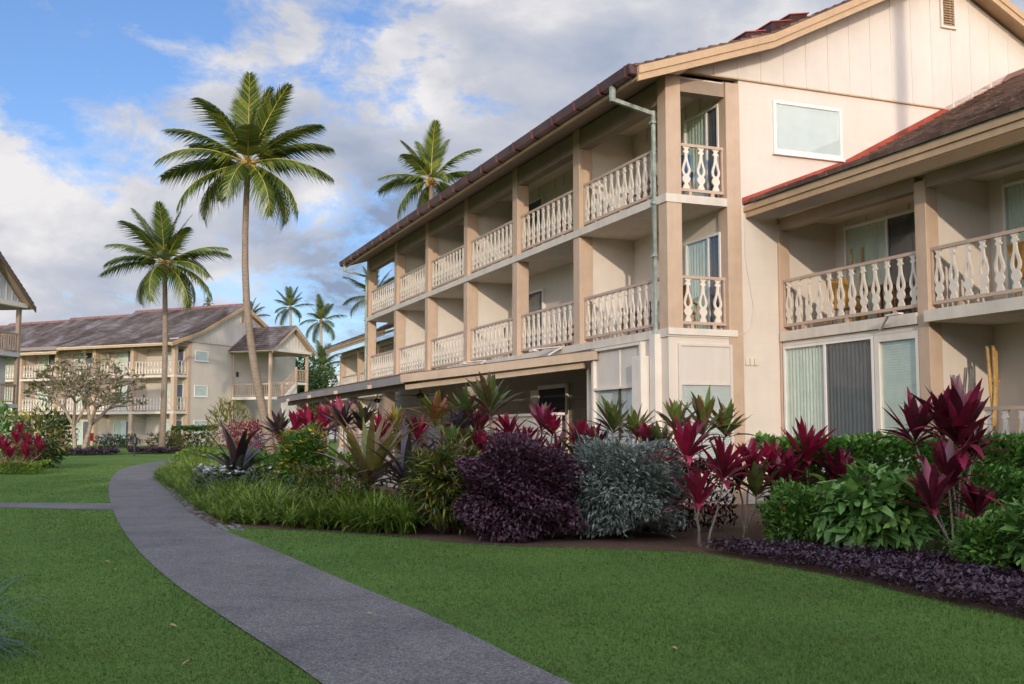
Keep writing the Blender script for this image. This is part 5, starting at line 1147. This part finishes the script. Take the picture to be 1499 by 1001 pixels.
# hedges and shrubs across the lawn
def simple_bush(name, px, Y, rx, rz, n, size, mk, label, cat, seed, w=.45, up=.3, group=None, boxy=2.3): return bush(name, px, Y, label, cat, bush_mesh('foliage', M[mk], rx, rx * .8, rz, n, size, w, seed, .2, boxy, up), group, 4, rz * .8)
X0, _ = at(255, 74); X1, _ = at(316, 74); hedge('hedge', X0, X1, 73, 75, 1.45, 1800, .22, M['limeleaf'], 'bright green clipped hedge under the distant gable windows', 'hedge', 9)
simple_bush('shrub', 243, 64, 1.25, .62, 900, .26, 'dryshrub', 'yellowish fern-like shrub at the foot of the shorter palm', 'shrub', 31, .2, .6)
simple_bush('shrub', 84, 70, 1.4, 1.25, 700, .30, 'treeleaf', 'dark green shrub left of the plumeria trunk', 'shrub', 32)
for k, (px, lab) in enumerate(((160, 'grey-green shrub by the ground-floor lanai right of the plumeria'), (185, 'grey-green shrub nearest the shorter palm trunk'))): simple_bush('shrub', px, 74, 1.1, .5, 400, .25, 'greyshrub', lab, 'shrub', 33 + k, .3)
simple_bush('shrub', 335, 72, 1.6, 1.7, 500, .55, 'areca', 'yellow feathery shrub beside the stair tower', 'shrub', 36, .14, .8)
simple_bush('shrub', 366, 60, 1.7, .95, 1500, .16, 'ti_red', 'rounded crimson shrub behind the dark bromeliad', 'shrub', 37)
simple_bush('shrub', 365, 30, .9, .45, 700, .13, 'limeleaf', 'yellow-green shrub behind the dark bromeliad', 'shrub', 38)
simple_bush('shrub', 290, 40, .9, .4, 500, .16, 'fern', 'low green shrub where the path bends away', 'shrub', 39)
simple_bush('shrub', 62, 40, .9, .55, 700, .16, 'treeleaf', 'dark shrub right of the red ti clump', 'shrub', 40)
simple_bush('croton_bush', 58, 40, 1.0, 1.15, 900, .26, 'croton', 'yellow and green croton behind the red ti clump', 'bush', 41, .25)
simple_bush('croton_bush', 2, 40, 1.0, 1.2, 800, .26, 'smallleaf', 'green bush at the left edge behind the red ti clump', 'bush', 42, .3)
X0, _ = at(-30, 35.2); X1, _ = at(73, 35.2); hedge('hedge', X0, X1, 34.6, 35.6, .34, 2600, .10, M['fern'], 'low clipped border in front of the red ti clump', 'hedge', 12)
# trees beyond
def tree(name, px, Y, top_py, rx, mk, label, seed, group='trees beyond the buildings', n=1600, size=.4):
    X, _ = at(px, Y); zt_ = CAMZ + (632 - top_py) / 1550 * Y - gz(Y); root = empty(name, (X, Y, gz(Y)), 0, label, 'tree', group); rz_ = zt_ * .36; g_ = random.Random(seed)
    mb = MB(); mb.tube([(0, 0, -.2), (.1, 0, zt_ * .3), (0, 0, zt_ * .7)], [.05 * zt_ * .6, .04 * zt_ * .6, .02], 8)
    for k in range(5):
        a = k * 1.3; mb.tube([(0, 0, zt_ * .3), (math.cos(a) * rx * .4, math.sin(a) * rx * .4, zt_ * .55), (math.cos(a) * rx * .7, math.sin(a) * rx * .7, zt_ * .7)], [.09, .06, .03], 6)
    mb.build('trunk', M['twig'], root, True)
    me = bush_mesh('crown', M[mk], rx, rx, rz_, n, size, .5, seed, .2, 2.0, .2, .35, .25); o = link('crown', me, root, (0, 0, zt_ - 2 * rz_)); return root
tree('background_tree', 425, 98, 505, 4.2, 'treeleaf', 'dark tree seen through the open stair tower', 51)
tree('background_tree', 400, 100, 505, 4.0, 'limeleaf', 'lighter tree seen left inside the stair tower', 52)
tree('background_tree', 462, 100, 543, 2.3, 'limeleaf', 'small bright tree between the stair tower and the white house', 53, n=900)
tree('background_tree', 447, 104, 528, 3.0, 'treeleaf', 'dark tree behind the right post of the stair tower', 54)
tree('background_tree', 500, 230, 545, 9, 'treeleaf', 'hazy tree line behind the white house', 55, n=900, size=.9)
tree('background_tree', 490, 95, 590, 3.0, 'dryshrub', 'pale yellowish tree seen under the terrace roof', 56, n=800)
# garden bollard light
X, Y = at(198, 55)[0], 55; root = empty('path_light', (X, Y, gz(Y)), 0, 'small black garden light on the lawn below the shorter palm', 'garden light'); mb = MB(); mb.tube([(0, 0, -.05), (0, 0, .62)], .05, 8); mb.build('post', M['black'], root)
mb = MB(); mb.tube([(0, 0, .62), (0, 0, .66), (0, 0, .95), (0, 0, 1.02)], [.05, .16, .13, .02], 10); mb.build('lamp_head', M['black'], root)
# furniture on the distant ground-floor lanai
for k, (px, lab) in enumerate(((152, 'red-seated patio chair left of the dark door across the lawn'), (172, 'grey patio chair right of the dark door across the lawn'))):
    X, Y = at(px, 80)[0], 80; r = empty('patio_chair', (X, Y - 1.6, gz(79)), FRZ + .4, lab, 'chair', 'patio chairs across the lawn'); c_ = M['redcloth'] if k == 0 else M['bluegrey']
    mb = MB(); mb.box(-.3, .3, -.3, .3, .40, .47); mb.build('seat', c_, r); mb = MB(); mb.box(-.3, .3, .26, .33, .47, 1.0); mb.build('backrest', c_, r)
    for sx in (-1, 1):
        for sy in (-1, 1): mb = MB(); mb.box(sx * .27 - .025, sx * .27 + .025, sy * .27 - .025, sy * .27 + .025, 0, .398); mb.build('leg', M['wood'], r)
# ------------------------------------------------------------------ trees behind the camera that shade the lawn
def shade_tree(X, Y, H, rx, seed, me):
    root = empty('shade_tree', (X, Y, gz(Y)), 0, 'broad leafy garden tree standing behind the viewpoint', 'tree', 'trees behind the viewpoint')
    mb = MB(); mb.tube([(0, 0, -.3), (.2, 0, H * .35), (0, 0, H * .75)], [.32, .24, .08], 9)
    for k in range(6):
        a = k * 1.05; mb.tube([(0, 0, H * .3), (math.cos(a) * rx * .4, math.sin(a) * rx * .4, H * .5), (math.cos(a) * rx * .75, math.sin(a) * rx * .75, H * .62)], [.14, .09, .04], 6)
    mb.build('trunk', M['twig'], root, True)
    o = link('crown', me, root, (0, 0, 0)); o.scale = (rx, rx, H); o.rotation_euler = (0, 0, seed * 1.3)
SH = [bush_mesh('crown', M['treeleaf'], 1, 1, .5, 2600, .14, .6, 80 + k, .2, 2.4, .1, .3, .16) for k in range(2)]
for k, (X, Y, H, rx) in enumerate(((-34, -16, 11.6, 5), (-27, -15, 11.2, 5), (-20, -14, 11.0, 5), (-14, -15, 10.6, 4.5), (-8.5, -13, 9.4, 4), (-3.8, -14, 9.3, 3.0), (.4, -13, 10.4, 2.4), (4.2, -13, 7.6, 2.4), (7.6, -14, 8.2, 3.2), (10.5, -13, 8.1, 3.6), (15, -14, 8.2, 3.6), (-24, -22, 11, 6), (-6, -21, 10.2, 5), (4, -20, 8.8, 5), (13, -21, 8.8, 5))): shade_tree(X, Y, H, rx, k, SH[k % 2])
# tall palm beside the viewpoint whose trunk shadow falls on the gable
palm(Vector((9.55, 1.5, gz(1.5))), Vector((9.5, 1.5, 19.0)), (0, 0), .19, .15, 'tall coconut palm standing right of the viewpoint', FS, crown(31, 18), 1.0, True, 31)
palm(Vector((-19.9, 20.0, gz(20))), Vector((-20.1, 20.0, 21.0)), (0, 0), .24, .2, 'tall coconut palm on the lawn left of the picture', FS, crown(33, 18), 1.0, True, 33)
